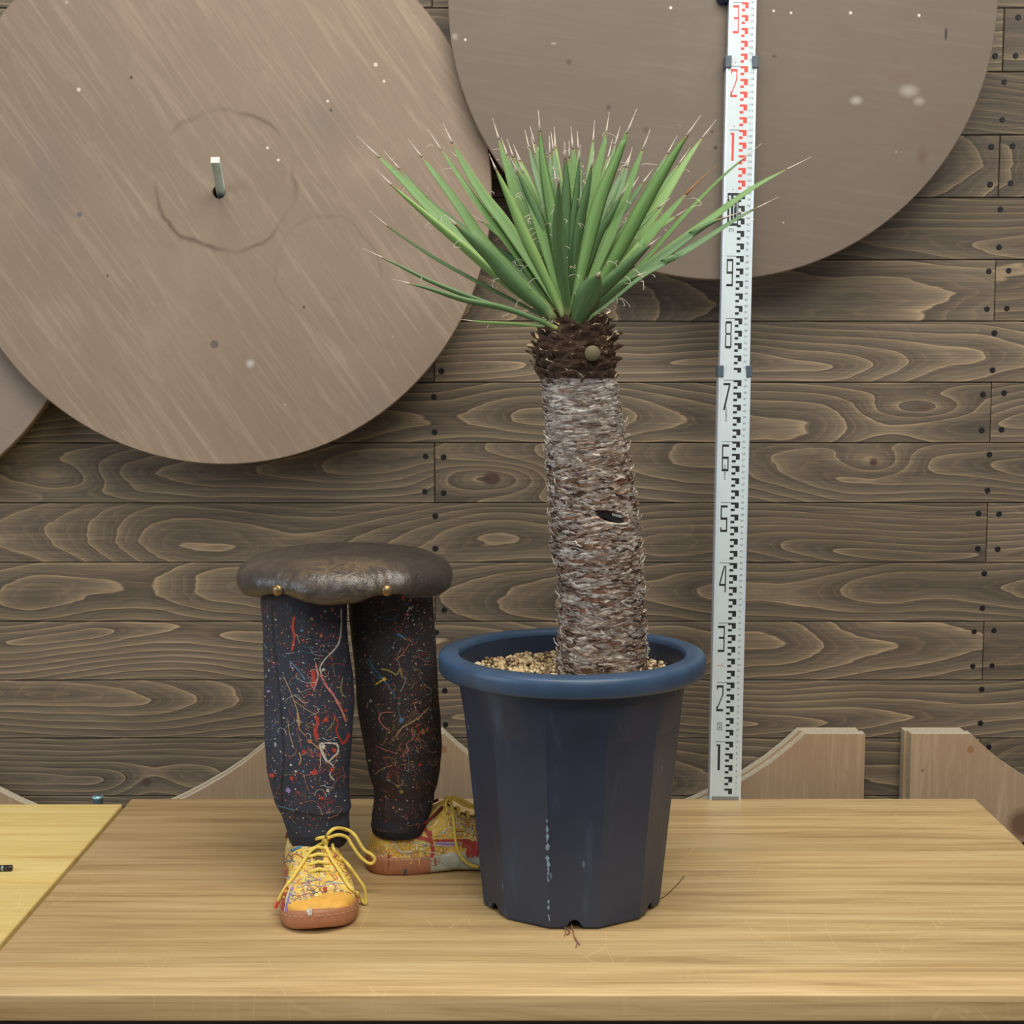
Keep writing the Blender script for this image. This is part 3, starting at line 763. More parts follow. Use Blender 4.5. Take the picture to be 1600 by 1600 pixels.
for i in range(NZ):
    z = z0 + (z1 - z0) * i / (NZ - 1); cx, R = trunk_at(z); R *= .97
    row = []
    for k in range(NA2):
        a = 2 * pi * k / NA2; X_, Y_ = cos(a), sin(a)
        wv = nz(X_ * 1.6 + 5, Y_ * 1.6, z * 14) * .012
        ph = ((z + wv) / .0085) % 1.0
        d = .0028 * (ph ** 1.5) + .0030 * nz(X_ * 5, Y_ * 5, z * 120) + .0018 * nz(X_ * 14, Y_ * 14, z * 320) + .002 * nz(X_ * 2, Y_ * 2, z * 25)
        rr = R + d - .001
        # crescent scar on the front, right of centre
        sx_ = (a + pi / 2 - .42 + pi) % (2 * pi) - pi; sz_ = z - SCAR_Z if 'SCAR_Z' in globals() else 9
        e = (sx_ / .44) ** 2 + ((sz_ + .006 * sx_ / .44 - .003) / .0075) ** 2
        if e < 1: rr -= .016 * (1 - e) ** .4
        elif e < 2.2: rr += .002 * (2.2 - e)
        row.append((cx + rr * X_, YT + rr * Y_, z))
    rows.append(row)
mb.grid(rows, 0, True, True)
mb.build('trunk', M_BARK, yucca, loc=YL_)
# black rotted hollow of the crescent scar, with pale splinters in it
sm = MB(); rows = []
for i in range(7):
    row = []
    for j in range(17):
        sx_ = -.40 + .80 * j / 16; a = -pi / 2 + .42 + sx_; hh = .0062 * sqrt(max(0, 1 - (sx_ / .44) ** 2)) * (.45 + .55 * (j / 16))
        z = SCAR_Z + .003 - .006 * sx_ / .44 + hh * (i / 3 - 1); cx, R = trunk_at(z)
        rr = R * .97 - .0035 + .0009 * nz(j * .7, i * .9)
        row.append((cx + rr * cos(a), YT + rr * sin(a), z))
    rows.append(row)
sm.grid(rows, 0, True)
for j in range(7):
    sx_ = .02 + .045 * j; a = -pi / 2 + .42 + sx_; z = SCAR_Z + .006 - .006 * sx_ / .44; cx, R = trunk_at(z); rr = R * .97 - .002
    sm.tube([(cx + rr * cos(a), YT + rr * sin(a), z + .002), (cx + rr * cos(a + .004), YT + rr * sin(a), z - .0015)], .0009, 5, 1)
sm.build('bark_scar', [plain('black_rotted_wood', (26, 26, 26), .9), plain('pale_splinter', (190, 190, 184), .8)], yucca, loc=YL_)
# ragged bark flakes, all over the trunk
rng = random.Random(11); mb = MB()
zr0, zr1 = T + .318, trunk_at and PY(900, 600, YT).z
def flake(z, a, L, h, out, curl, tilt, mi, seg=7):
    cx, R = trunk_at(z); rows = []; e1, e2 = rng.random() * 9, rng.random() * 9
    for j in range(seg):
        u = j / (seg - 1); aa = a + (u - .5) * L / R; env = max(0, 1 - abs(2 * u - 1) ** 3)
        wv_ = .0016 * nz(u * 3 + e1, e2); rr = R + out + curl * abs(2 * u - 1) ** 2 * (1 if e1 > 4 else .2)
        zz = z + (u - .5) * L * tilt + wv_; hh = h * (.25 + .75 * env) * (1 + .6 * nz(u * 5, e1, e2))
        lip = .0022 * (.5 + nz(u * 4, e2))
        rows.append([(cx + (rr - .001) * cos(aa), YT + (rr - .001) * sin(aa), zz - hh), (cx + (rr + .0004) * cos(aa), YT + (rr + .0004) * sin(aa), zz), (cx + (rr + lip) * cos(aa), YT + (rr + lip) * sin(aa), zz + hh)])
    mb.grid(rows, mi, True)
NF = 3400
for i in range(NF):
    z = rng.uniform(zr0, zr1); a = rng.uniform(0, 2 * pi)
    if rng.random() < .4 and sin(a) > .2: continue
    z_hi = (z - zr0) / (zr1 - zr0)
    if abs(z - SCAR_Z) < .013 and abs(((a + pi / 2 - .42) + pi) % (2 * pi) - pi) < .42: continue
    if z_hi > .76: flake(z, a, rng.uniform(.008, .03), rng.uniform(.0008, .002), rng.uniform(-.001, .0008), .0005, rng.uniform(-.1, .1), rng.choice((0, 0, 0, 1, 1, 2)))
    else: flake(z, a, rng.uniform(.006, .026), rng.uniform(.0008, .0026), rng.uniform(-.001, .0025), rng.uniform(0, .004), rng.gauss(0, .22), rng.choice((0, 0, 0, 1, 1, 1, 2, 2, 3, 4)))
# a few longer curled strips
for i in range(150):
    z = rng.uniform(zr0, zr1 - .05); a = rng.choice((rng.uniform(-.5, .6), rng.uniform(2.6, 3.7), rng.uniform(0, 2 * pi)))
    cx, R = trunk_at(z); pts = []; ln = rng.uniform(.006, .015)
    for j in range(6):
        u = j / 5; rr = R + u * ln * .55; aa = a + u * ln / R * .5 * (1 if i % 2 else -1)
        pts.append((cx + rr * cos(aa), YT + rr * sin(aa), z + ln * (rng.uniform(-.2, .4) * u + .5 * u * u)))
    mb.tube(pts, [.0011 * (1 - j / 6) + .0003 for j in range(6)], 4, rng.choice((0, 1, 2)))
fl = mb.build('bark_flakes', M_FL, yucca, loc=YL_); tag(fl, kind='stuff')
# ruff of dry leaf stumps under the leaves
mb = MB(); zt0, zt1 = PY(900, 590, YT).z, PY(900, 497, YT).z
mr = [plain('dry_leaf_base_%s' % n_, c, .8, sc=120, var=.3) for n_, c in (('brown', (142, 114, 90)), ('dark', (88, 68, 54)), ('tan', (214, 186, 146)), ('grey', (182, 168, 148)))]
nr = 9
for r_i in range(nr):
    zz = zt0 + (zt1 - zt0) * (r_i + .1) / (nr - 1) + .002; nk = 11
    for k in range(nk):
        a = 2 * pi * (k + .5 * (r_i % 2)) / nk + rng.uniform(-.12, .12); cx, R = trunk_at(zz); R *= .93
        wd = 2 * pi * R / nk * rng.uniform(1.0, 1.35); ln = rng.uniform(.005, .011) + (.004 if rng.random() < .25 else 0); rows = []
        z_ = zz + rng.uniform(-.004, .004); dz = rng.uniform(-.1, .7); e1 = rng.random() * 20; NW = 13
        m0 = rng.choice((0, 0, 1, 1, 3)); m1_ = rng.choice((2, 2, 3, 2))
        for j in range(6):
            u = j / 5; row = []
            for q in range(NW):
                s_ = q / (NW - 1) * 2 - 1; crest = (1 - abs(s_) ** 2.2)
                jag = 1 + .7 * nz(s_ * 3 + e1, e1) + .4 * nz(s_ * 9, e1)
                rr = R + ln * u * (.35 + .65 * crest) * jag; aa = a + s_ * wd / 2 / R
                row.append((cx + rr * cos(aa), YT + rr * sin(aa), z_ + u * .006 * dz + .005 * crest * u + .0035 * nz(s_ * 2.5 + e1, u * 2) * u - .004 * abs(s_) ** 2))
            rows.append(row)
        b_ = len(mb.v); mb.grid(rows, m0, True, mfun=lambda i, j, m0=m0, m1_=m1_: (m1_ if i >= 3 else m0))
        # underside skin of the stump, set back to the trunk
        low = [[(cx + (R + (math.hypot(x - cx, y - YT) - R) * t_) * cos(atan2(y - YT, x - cx)), YT + (R + (math.hypot(x - cx, y - YT) - R) * t_) * sin(atan2(y - YT, x - cx)), z - (.0016 + .006 * (1 - t_)) * (t_ < .99)) for x, y, z in rows[-1]] for t_ in (1.0, .9, .3, -.2)]
        mb.grid(low, 1, True)
mb.build('dry_leaf_bases', mr, yucca, loc=YL_)
# a cut oval stump in the ruff
h = PY(926, 552, YT - .064); mb = MB()
mb.lathe([(.0, -.003), (.0085, -.003), (.0100, -.001), (.0100, .012)], (h.x, h.y, h.z), 24, axis='y')
mb.build('cut_stump', plain('cut_wood_olive', (92, 82, 56), .7, sc=200), yucca, loc=YL_)

def leaf_mat(name, c1, c2, edge):
    t = NT(name); uv = t.n('ShaderNodeSeparateXYZ', {0: t.coord('UV')}); u, v = uv.outputs[0], uv.outputs[1]
    o = t.coord(); n = t.noise(t.n('ShaderNodeCombineXYZ', {0: t.math('MULTIPLY', u, 5), 1: t.math('MULTIPLY', v, 3), 2: t.n('ShaderNodeObjectInfo').outputs['Random']}), 2, 3)
    col = t.mix(n, c1, c2)
    st = t.noise(t.n('ShaderNodeCombineXYZ', {0: t.math('MULTIPLY', u, 26), 1: t.math('MULTIPLY', v, 1.2), 2: 0.0}), 1, 3)
    col = t.mix(t.math('MULTIPLY', t.ramp(st, [(.5, (0, 0, 0)), (.7, (1, 1, 1))]), .3), col, sc((128, 160, 96)))
    e = t.math('ABSOLUTE', t.math('SUBTRACT', u, .5))
    col = t.mix(t.math('MULTIPLY', t.ramp(e, [(.40, (0, 0, 0)), (.5, (1, 1, 1))]), .6), col, edge)
    col = t.mix(t.ramp(v, [(.0, (1, 1, 1)), (.10, (0, 0, 0))]), col, sc((150, 160, 104)))
    col = t.mix(t.ramp(v, [(.93, (0, 0, 0)), (1, (1, 1, 1))]), col, sc((120, 84, 58)))
    sv = t.voro(o, 220); col = t.mix(t.math('MULTIPLY', t.math('LESS_THAN', sv.outputs[0], .10), .5), col, sc((30, 44, 26)))
    t.b.inputs['Subsurface Weight'].default_value = .0
    return t.fin(col, .48, spec=.4)
M_LEAF = [leaf_mat('yucca_leaf_green', sc((80, 114, 60)), sc((106, 140, 78)), sc((150, 170, 96))),
          leaf_mat('yucca_leaf_dark', sc((66, 96, 58)), sc((88, 118, 72)), sc((116, 134, 90))),
          leaf_mat('yucca_leaf_lime', sc((98, 134, 74)), sc((124, 154, 84)), sc((186, 188, 116)))]
M_TIP = plain('dry_leaf_tip', (186, 172, 158), .7, sc=200)
M_TIPD = plain('dry_brown_tip', (150, 104, 58), .7, sc=200, var=.3)
M_FIB = plain('leaf_fibre', (206, 198, 178), .7)
crown_z = PY(890, 492, YT).z
leaf_paths = []
def leaf(pts_px, wpx, dY, roll=.5, mat=0, baseoff=0, tipfrac=.10, browntip=False):
    """pts from tip to base in photo pixels; dY = depth of the tip relative to the trunk axis"""
    P = []
    n = len(pts_px)
    L_ = [0]
    for p, q in zip(pts_px, pts_px[1:]): L_.append(L_[-1] + math.hypot(p[0] - q[0], p[1] - q[1]))
    for (x, y), l in zip(pts_px, L_):
        u = 1 - l / L_[-1]
        P.append(PY(x, y, YT + dY * (u ** .9) + baseoff * (1 - u)))
    P[-1] = P[-1] + Vector((0, 0, -.012)); P[-2] = P[-2] + Vector((0, 0, -.004))
    path = cr(P, 8)[::-1]      # base -> tip
    ntot = len(path); D = [0]
    for p, q in zip(path, path[1:]): D.append(D[-1] + (q - p).length)
    Lt = D[-1]; W = wpx * .92 * (YT + CAM.y) / FPX * .5
    rows = []; tip = []; uvr = []
    for i, p in enumerate(path):
        u = D[i] / Lt; d = (path[min(i + 1, ntot - 1)] - path[max(i - 1, 0)]).normalized()
        view = (p - CAM).normalized()
        flat = d.cross(view).normalized()                    # fully facing the camera
        radial = Vector((p.x - trunk_at(crown_z)[0], p.y - YT, .03))
        tang = Vector((0, 0, 1)).cross(d)
        tang = tang.normalized() if tang.length > .05 else flat
        if tang.dot(flat) < 0: tang = -tang
        wv = (flat * (1 - roll) + tang * roll).normalized()
        wv = (wv - d * wv.dot(d)).normalized()
        nrm = wv.cross(d).normalized()
        if nrm.z < 0: nrm = -nrm
        uu = u / (1 - tipfrac)
        if uu <= 1:
            prof = (.55 + .45 * min(1, uu / .45)) if uu < .45 else (1 - ((uu - .45) / .55) ** 2.1 * .86)
            hw = W * prof; th_ = .0010 + .0012 * (1 - uu)
            cup = hw * .30
            row = []
            for s_ in (-1, -.55, 0, .55, 1): row.append(p + wv * hw * s_ + nrm * (cup * s_ * s_ + th_ * .3 * (1 - s_ * s_)))
            for s_ in (.6, 0, -.6): row.append(p + wv * hw * s_ + nrm * (cup * s_ * s_ - th_ * (1 - s_ * s_) * 1.6))
            rows.append(row); uvr.append(uu)
        else: tip.append(p)
    mb = MB(); nn = 8; b0 = 0
    us = [0, .225, .5, .775, 1, .8, .5, .2]
    vs = [v for r in rows for v in r]
    fs = []; fu = []
    for i in range(len(rows) - 1):
        for j in range(nn):
            k = (j + 1) % nn
            fs.append((i * nn + j, i * nn + k, (i + 1) * nn + k, (i + 1) * nn + j))
    uvs = [(us[q % nn], uvr[q // nn]) for q in range(len(vs))]
    fs.append(tuple(range(nn))[::-1]); fs.append(tuple((len(rows) - 1) * nn + j for j in range(nn)))
    mb.add(vs, fs, 0, True, uvs=uvs)
    o = mb.build('leaf', M_LEAF[mat], yucca, loc=YL_)
    last = sum((Vector(v) for v in rows[-1]), Vector()) / nn
    tp = MB(); tl = [last - (tip[0] - last) * .4 if tip else last] + (tip if tip else [path[-1]])
    rr = [W * .15 + .0008] + [max(.0003, (W * .13 + .0006) * (1 - j / max(1, len(tl) - 1))) for j in range(1, len(tl))]
    tp.tube(tl, rr, 6)
    tobj = tp.build('leaf_spine', M_TIPD if browntip else M_TIP, None, loc=None)
    tobj.parent = o; tobj.location = -Vector(o.location) - Vector(yucca.location)
    leaf_paths.append((path, W))
    return o
B = (884, 486)
LV = [ # pts tip->base, width, dY, roll, mat
 ([(599, 235), (627, 267), (672, 318), (745, 375), (820, 430), (868, 478)], 15, .10, .4, 1),
 ([(557, 212), (622, 275), (690, 345), (790, 422), (868, 480)], 21, .02, .35, 0),
 ([(587, 264), (615, 292), (665, 337), (715, 380), (790, 440), (866, 484)], 19, -.05, .5, 2),
 ([(638, 218), (670, 260), (715, 320), (765, 385), (868, 474)], 20, .04, .3, 0),
 ([(668, 202), (700, 250), (740, 310), (785, 370), (830, 427), (872, 474)], 15, .12, .5, 0),
 ([(692, 192), (715, 240), (752, 302), (790, 352), (838, 420), (876, 470)], 22, .02, .3, 0),
 ([(704, 236), (730, 262), (760, 310), (800, 365), (850, 440), (878, 470)], 20, .10, .4, 1),
 ([(577, 329), (615, 360), (677, 402), (745, 440), (840, 484), (872, 492)], 9, .05, .6, 1),
 ([(567, 388), (615, 411), (677, 442), (752, 471), (840, 494), (870, 497)], 12, -.04, .6, 1),
 ([(612, 436), (665, 450), (727, 470), (790, 483), (852, 500), (872, 500)], 13, -.10, .5, 1),
 ([(695, 335), (727, 365), (765, 400), (800, 435), (866, 484)], 27, -.08, .25, 1),
 ([(770, 185), (780, 220), (792, 262), (815, 335), (865, 440), (880, 476)], 19, .06, .2, 0),
 ([(764, 240), (778, 272), (797, 315), (822, 375), (862, 452), (880, 480)], 20, -.04, .3, 2),
 ([(783, 215), (795, 250), (810, 300), (840, 377), (878, 474)], 18, .09, .3, 1),
 ([(792, 217), (808, 262), (835, 330), (858, 400), (882, 474)], 20, .02, .3, 0),
 ([(820, 203), (835, 265), (850, 315), (868, 385), (884, 470)], 17, .12, .3, 1),
 ([(828, 197), (845, 262), (860, 340), (880, 460)], 17, .05, .2, 0),
 ([(841, 172), (848, 252), (863, 340), (874, 412), (888, 476)], 21, .0, .15, 0),
 ([(858, 212), (862, 280), (874, 370), (888, 470)], 18, .10, .2, 1),
 ([(866, 198), (870, 262), (880, 350), (888, 460)], 22, .16, .1, 2),
 ([(872, 262), (873, 310), (872, 370), (880, 430), (888, 480)], 21, -.13, .1, 1),
 ([(892, 198), (897, 262), (896, 340), (892, 420), (890, 476)], 22, .05, .1, 0),
 ([(902, 205), (905, 270), (903, 350), (894, 450)], 17, .14, .2, 1),
 ([(929, 188), (924, 250), (914, 330), (900, 420), (892, 470)], 17, .12, .2, 0),
 ([(952, 175), (944, 225), (930, 282), (914, 365), (896, 462)], 20, .05, .2, 0),
 ([(995, 170), (967, 240), (937, 315), (916, 390), (896, 472)], 24, -.04, .2, 0),
 ([(969, 197), (955, 250), (935, 330), (905, 430), (893, 470)], 17, .14, .3, 1),
 ([(957, 217), (940, 290), (915, 390), (894, 470)], 18, .18, .2, 0),
 ([(1016, 202), (987, 280), (955, 365), (925, 430), (900, 474)], 19, .03, .3, 0),
 ([(988, 230), (972, 290), (945, 370), (900, 465)], 17, .12, .3, 1),
 ([(1058, 212), (1035, 255), (1000, 320), (950, 400), (902, 468)], 16, .12, .4, 1),
 ([(1095, 180), (1055, 240), (1010, 315), (955, 410), (904, 476)], 25, -.02, .25, 0),
 ([(1119, 187), (1080, 240), (1042, 302), (992, 378), (910, 472)], 18, .08, .3, 2),
 ([(1079, 230), (1050, 272), (1000, 345), (950, 420), (904, 474)], 15, .14, .4, 0),
 ([(1120, 258), (1080, 295), (1030, 352), (980, 407), (912, 474)], 20, -.04, .4, 0, True),
 ([(1190, 224), (1130, 275), (1067, 340), (1005, 410), (950, 452), (912, 480)], 11, .06, .6, 0),
 ([(1268, 245), (1180, 292), (1105, 347), (1005, 420), (930, 480), (908, 490)], 15, .03, .4, 0),
 ([(1216, 308), (1155, 340), (1080, 388), (1005, 430), (940, 478), (908, 492)], 13, -.03, .4, 1),
 ([(1160, 330), (1105, 352), (1050, 390), (985, 438), (930, 482), (905, 492)], 18, .0, .3, 1),
 ([(1032, 370), (1005, 392), (967, 427), (925, 464), (900, 488)], 22, -.10, .2, 1),
 ([(1010, 425), (985, 437), (955, 458), (920, 482), (900, 494)], 20, -.06, .3, 1),
 ([(938, 424), (927, 446), (913, 470), (900, 492)], 44, -.09, .0, 1),
 ([(718, 499), (765, 504), (800, 506), (852, 505), (875, 500)], 7, -.03, .5, 2),
]
for row in LV:
    pts, wpx, dY, roll, mi = row[:5]
    short = wpx >= 40
    leaf(pts, wpx, dY, roll, mi, baseoff=-.035 if dY < -.02 else (.02 if dY > .04 else 0), tipfrac=.06 if short else (.2 if len(row) > 5 else .085), browntip=len(row) > 5)
rng = random.Random(21)
for i in range(30):    # inner and rear leaves filling the fan
    th_ = rng.uniform(-56, 52) if i > 10 else rng.uniform(-30, 26); R_ = rng.uniform(225, 285) * (1 - .10 * abs(th_) / 60)
    a = radians(th_); tx, ty = 888 + R_ * sin(a), 478 - R_ * cos(a) * .97
    mx, my = 888 + R_ * .5 * sin(a * .86), 480 - R_ * .5 * cos(a * .86)
    leaf([(tx, ty), ((tx + mx) / 2 + 1, (ty + my) / 2), (mx, my), (888 + 10 * sin(a * 2), 474)], rng.uniform(14, 21), rng.uniform(.05, .24) if i % 4 else rng.uniform(-.03, .04), rng.uniform(.1, .4), rng.choice((0, 0, 1, 1, 2)), .02, tipfrac=.08)
# curling white fibres along the leaf edges
mb = MB()
for i in range(230):
    path, W = rng.choice(leaf_paths); k = rng.randrange(4, len(path) - 4); p = path[k]
    d = (path[k + 1] - path[k - 1]).normalized(); sd = d.cross((p - CAM).normalized()).normalized() * rng.choice((-1, 1))
    r_ = rng.uniform(.002, .009); ph = rng.uniform(0, 6); pts = [p + sd * W * .9]
    turns = rng.uniform(.15, .62); e2 = (sd + Vector((0, -.6, 0)) * rng.random()).normalized(); e1 = d
    for j in range(1, 12):
        q = j / 11 * turns * 2 * pi
        pts.append(pts[0] + e2 * r_ * (1 - cos(q)) * (1 + .5 * sin(ph + j * .6)) + e1 * r_ * sin(q) * 1.3 + Vector((0, -.001 * j, -.0003 * j)))
    mb.tube(pts, .00034, 3)
fb = mb.build('leaf_fibres', M_FIB, yucca, loc=YL_); tag(fb, kind='stuff')
# root at the front drain hole
rp = PZ(888, 1452, T); mb = MB()
for dx, pts in ((0, [(886, 1440), (884, 1448), (890, 1456), (886, 1460)]), (1, [(892, 1443), (896, 1456), (898, 1466), (906, 1476)]), (2, [(881, 1444), (884, 1454), (882, 1462)]), (3, [(898, 1464), (902, 1472), (900, 1480)])):
    mb.tube(cr([PZ(x, y, T + .0016) if y > 1450 else PZ(x, 1451, T) + Vector((0, .004, .010 - (y - 1440) * .0009)) for x, y in pts], 4), .0011 if dx < 1 else .0007, 5)
o = mb.build('root_tuft', plain('red_brown_root', (140, 92, 76), .7), loc=PZ(888, 1456, T)); tag(o, 'small tuft of reddish roots at the front drain hole of the blue pot', 'root')
mb = MB(); mb.tube(cr([PZ(x, y, T + .0012) for x, y in ((1022, 1405), (1036, 1402), (1050, 1390), (1060, 1380), (1069, 1369))], 6), .0006, 5)
o = mb.build('dry_twig', plain('thin_brown_twig', (120, 84, 56), .7), loc=PZ(1040, 1400, T)); tag(o, 'thin curved brown root fibre on the table just right of the pot', 'twig')

# ---------------------------------------------------------------- stool made of a pair of paint-splashed trouser legs in shoes
YS0 = 2.03
sc0 = PY(540, 900, YS0); SX = sc0.x
SROOT = Vector((SX, YS0, T))
stool = empty('trouser_leg_stool', SROOT, 'round leather topped stool standing on two paint-splattered trouser legs in yellow shoes', 'stool')
def leather_mat():
    t = NT('dark_worn_leather'); o = t.coord(); sp = t.n('ShaderNodeSeparateXYZ', {0: o})
    n = t.noise(o, 9, 5, .65, .4); n2 = t.noise(t.map(o, (1, 1, 1)), 260, 2, .6); n3 = t.noise(o, 42, 4, .7, 1.2)
    col = t.ramp(n, [(.3, sc((44, 39, 36))), (.55, sc((66, 58, 52))), (.75, sc((92, 80, 68)))])
    # bronze patch towards the front edge: rubbed leather plus reflected sheen painted in
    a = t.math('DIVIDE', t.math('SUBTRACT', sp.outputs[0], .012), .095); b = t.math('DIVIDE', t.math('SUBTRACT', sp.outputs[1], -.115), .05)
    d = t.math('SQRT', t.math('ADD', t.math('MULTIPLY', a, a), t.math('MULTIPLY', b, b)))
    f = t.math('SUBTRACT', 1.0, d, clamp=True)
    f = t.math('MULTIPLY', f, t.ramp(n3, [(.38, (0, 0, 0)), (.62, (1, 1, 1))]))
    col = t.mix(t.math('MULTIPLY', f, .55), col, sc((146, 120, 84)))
    n4 = t.noise(o, 120, 3, .7, .8)
    t.bump(t.math('ADD', t.math('ADD', t.math('MULTIPLY', n2, .5), t.math('MULTIPLY', n3, 1.6)), n4), .42, .0024)
    return t.fin(col, t.math('MULTIPLY_ADD', n3, .3, .17), spec=.65)
M_LEATH = leather_mat()
M_BRASS = plain('aged_brass', (140, 118, 84), .35, .75, var=.2, sc=300)
RS = .1485; ZT = .470
prof = [(.002, ZT + .001), (.3, ZT + .001), (.55, ZT), (.74, ZT - .003), (.86, ZT - .0085), (.94, ZT - .016), (.985, ZT - .025), (1.0, ZT - .034), (.992, ZT - .042), (.965, ZT - .0475), (.93, ZT - .050), (.88, ZT - .049), (.84, ZT - .044), (.002, ZT - .042)]
STUDS = (-121.5, -61.5, 18, 90, 160); rows = []; NS = 192
for pi_, (rf, z) in enumerate(prof):
    row = []
    for k in range(NS):
        a = 2 * pi * k / NS
        q = -1 + 2 * max(exp(-(((math.degrees(a) - s_ + 180) % 360 - 180) / 15) ** 2) for s_ in STUDS)
        edge = max(0, (rf - .7) / .3) if pi_ < 12 else 0
        r = RS * rf * (1 - .030 * edge * max(0, q) ** 2 + .012 * edge * -min(0, q))
        r += edge * .0034 * nz(a * 5.5, z * 30, 1) + edge * .0016 * nz(cos(a) * 22, sin(a) * 22, z * 60) + edge * .0012 * sin(a * 60 + 5 * nz(a * 3, 0, 0)) * max(0, q)
        zz = z + .0016 * nz(r * cos(a) * 14, r * sin(a) * 14, 5)
        if pi_ >= 7 and pi_ < 12: zz += .0075 * q * ((pi_ - 6) / 5) + .002 * nz(a * 7, 3, 2)
        row.append((SX + r * cos(a), YS0 + r * sin(a), T + zz))
    rows.append(row)
mb = MB(); mb.grid(rows[::-1], 0, True, True, True, True)
seat = mb.build('seat_cushion', M_LEATH, stool, loc=SROOT)
sb = seat.modifiers.new('s', 'SUBSURF'); sb.levels = sb.render_levels = 1
seat_rows = rows
for sa_ in STUDS:
    a = radians(sa_)
    r = RS * .962; z = T + ZT - .0375
    c = Vector((SX + r * cos(a), YS0 + r * sin(a), z)); dr = Vector((cos(a), sin(a), -.15)).normalized()
    tx = dr.cross(Vector((0, 0, 1))).normalized(); ty = dr.cross(tx)
    mb = MB(); rr = .0080
    rows = [[c + dr * (h_ + .0010) + (tx * cos(2 * pi * j / 20) + ty * sin(2 * pi * j / 20)) * (rr * q) for j in range(20)] for q, h_ in ((1.0, -.003), (1.0, .0008), (.92, .0026), (.7, .0044), (.4, .0056), (.05, .006))]
    mb.grid(rows, 0, True, True, True, True)
    st_ = mb.build('stud', M_BRASS, None, loc=None); st_.parent = seat; st_.location = -SROOT

# --- trouser legs
def cloth_mat(name, dark, mid, warm, wx):
    t = NT(name); o = t.coord(); sp = t.n('ShaderNodeSeparateXYZ', {0: o})
    n = t.noise(o, 8, 4, .6); n2 = t.noise(t.map(o, (500, 500, 700)), 1, 2)
    col = t.mix(n, dark, mid)
    wm = t.ramp(t.noise(o, 5, 3, .6), [(.45, (0, 0, 0)), (.62, (1, 1, 1))]); col = t.mix(t.math('MULTIPLY', wm, wx), col, warm)
    def dots(scale, th, frac, cols, ofs):
        nonlocal col
        v = t.voro(t.map(o, (1, 1, .8), loc=(ofs, ofs, 0)), scale); cs = t.n('ShaderNodeSeparateColor', {0: v.outputs['Color']})
        dd = t.math('ADD', v.outputs['Distance'], t.math('MULTIPLY', t.noise(o, 300, 2), .06))
        size = t.math('MULTIPLY_ADD', t.math('POWER', cs.outputs[2], 3), th, th * .5)
        f = t.math('MULTIPLY', t.math('LESS_THAN', dd, size), t.math('GREATER_THAN', cs.outputs[0], 1 - frac))
        clus = t.ramp(t.noise(o, 11, 2), [(.42, (0, 0, 0)), (.55, (1, 1, 1))])
        f = t.math('MULTIPLY', f, clus)
        c_ = t.ramp(cs.outputs[1], [(i / len(cols), sc(c)) for i, c in enumerate(cols)], 'CONSTANT')
        col = t.mix(t.math('MULTIPLY', f, .85), col, c_)
    pal = [(200, 206, 206), (70, 130, 170), (206, 60, 48), (190, 160, 110), (210, 120, 80), (110, 150, 190), (200, 190, 150), (150, 90, 150)]
    dots(170, .20, .55, pal, 0); dots(75, .16, .45, pal[2:] + pal[:2], 3.1); dots(260, .22, .6, pal[::-1], 7.7)
    def scrib(scale, wd, c, thr, ofs, dist):
        nonlocal col
        m = t.map(o, (1, 1, .75), loc=(ofs, ofs * 2, ofs))
        a = t.noise(m, scale, 2, .5, dist)
        f = t.math('LESS_THAN', t.math('ABSOLUTE', t.math('SUBTRACT', a, .5)), wd)
        mk = t.math('GREATER_THAN', t.noise(t.map(o, loc=(ofs * 3, 0, ofs)), 16, 2), thr)
        col = t.mix(t.math('MULTIPLY', t.math('MULTIPLY', f, mk), .5), col, sc(c))
    scrib(26, .004, (196, 70, 56), 0.62, 1.3, 1.6); scrib(30, .003, (170, 158, 130), 0.63, 4.4, 1.8)
    scrib(22, .0028, (62, 112, 146), 0.65, 9.2, 1.4); scrib(34, .003, (200, 130, 90), 0.64, 6.1, 1.5); scrib(24, .003, (214, 110, 110), 0.65, 12.5, 1.2)
    t.bump(n2, .2, .0006)
    return t.fin(col, .85, spec=.2)
M_CL1 = cloth_mat('navy_paint_splashed_cloth', sc((46, 48, 57)), sc((68, 70, 82)), sc((64, 57, 54)), .55)
M_CL2 = cloth_mat('black_brown_paint_splashed_cloth', sc((44, 42, 45)), sc((64, 60, 63)), sc((70, 58, 50)), .8)
LEG1 = [(928, 408, 541), (945, 408, 542), (980, 411.5, 543), (1032, 412.5, 549), (1060, 413, 553), (1095, 413, 554), (1145, 414, 550), (1195, 417, 546.5), (1225, 423, 545.5), (1250, 430, 547), (1262, 436, 549), (1268, 439, 546), (1280, 443, 545), (1295, 448, 548)]
LEG2 = [(915, 541, 677), (925, 542, 677), (960, 544, 679), (995, 547, 681), (1045, 553, 684), (1095, 557, 687), (1120, 560, 690), (1170, 569, 690.5), (1206, 575, 688), (1232, 583, 682), (1240, 584, 679), (1252, 583, 678), (1267, 582, 675), (1290, 579, 668)]
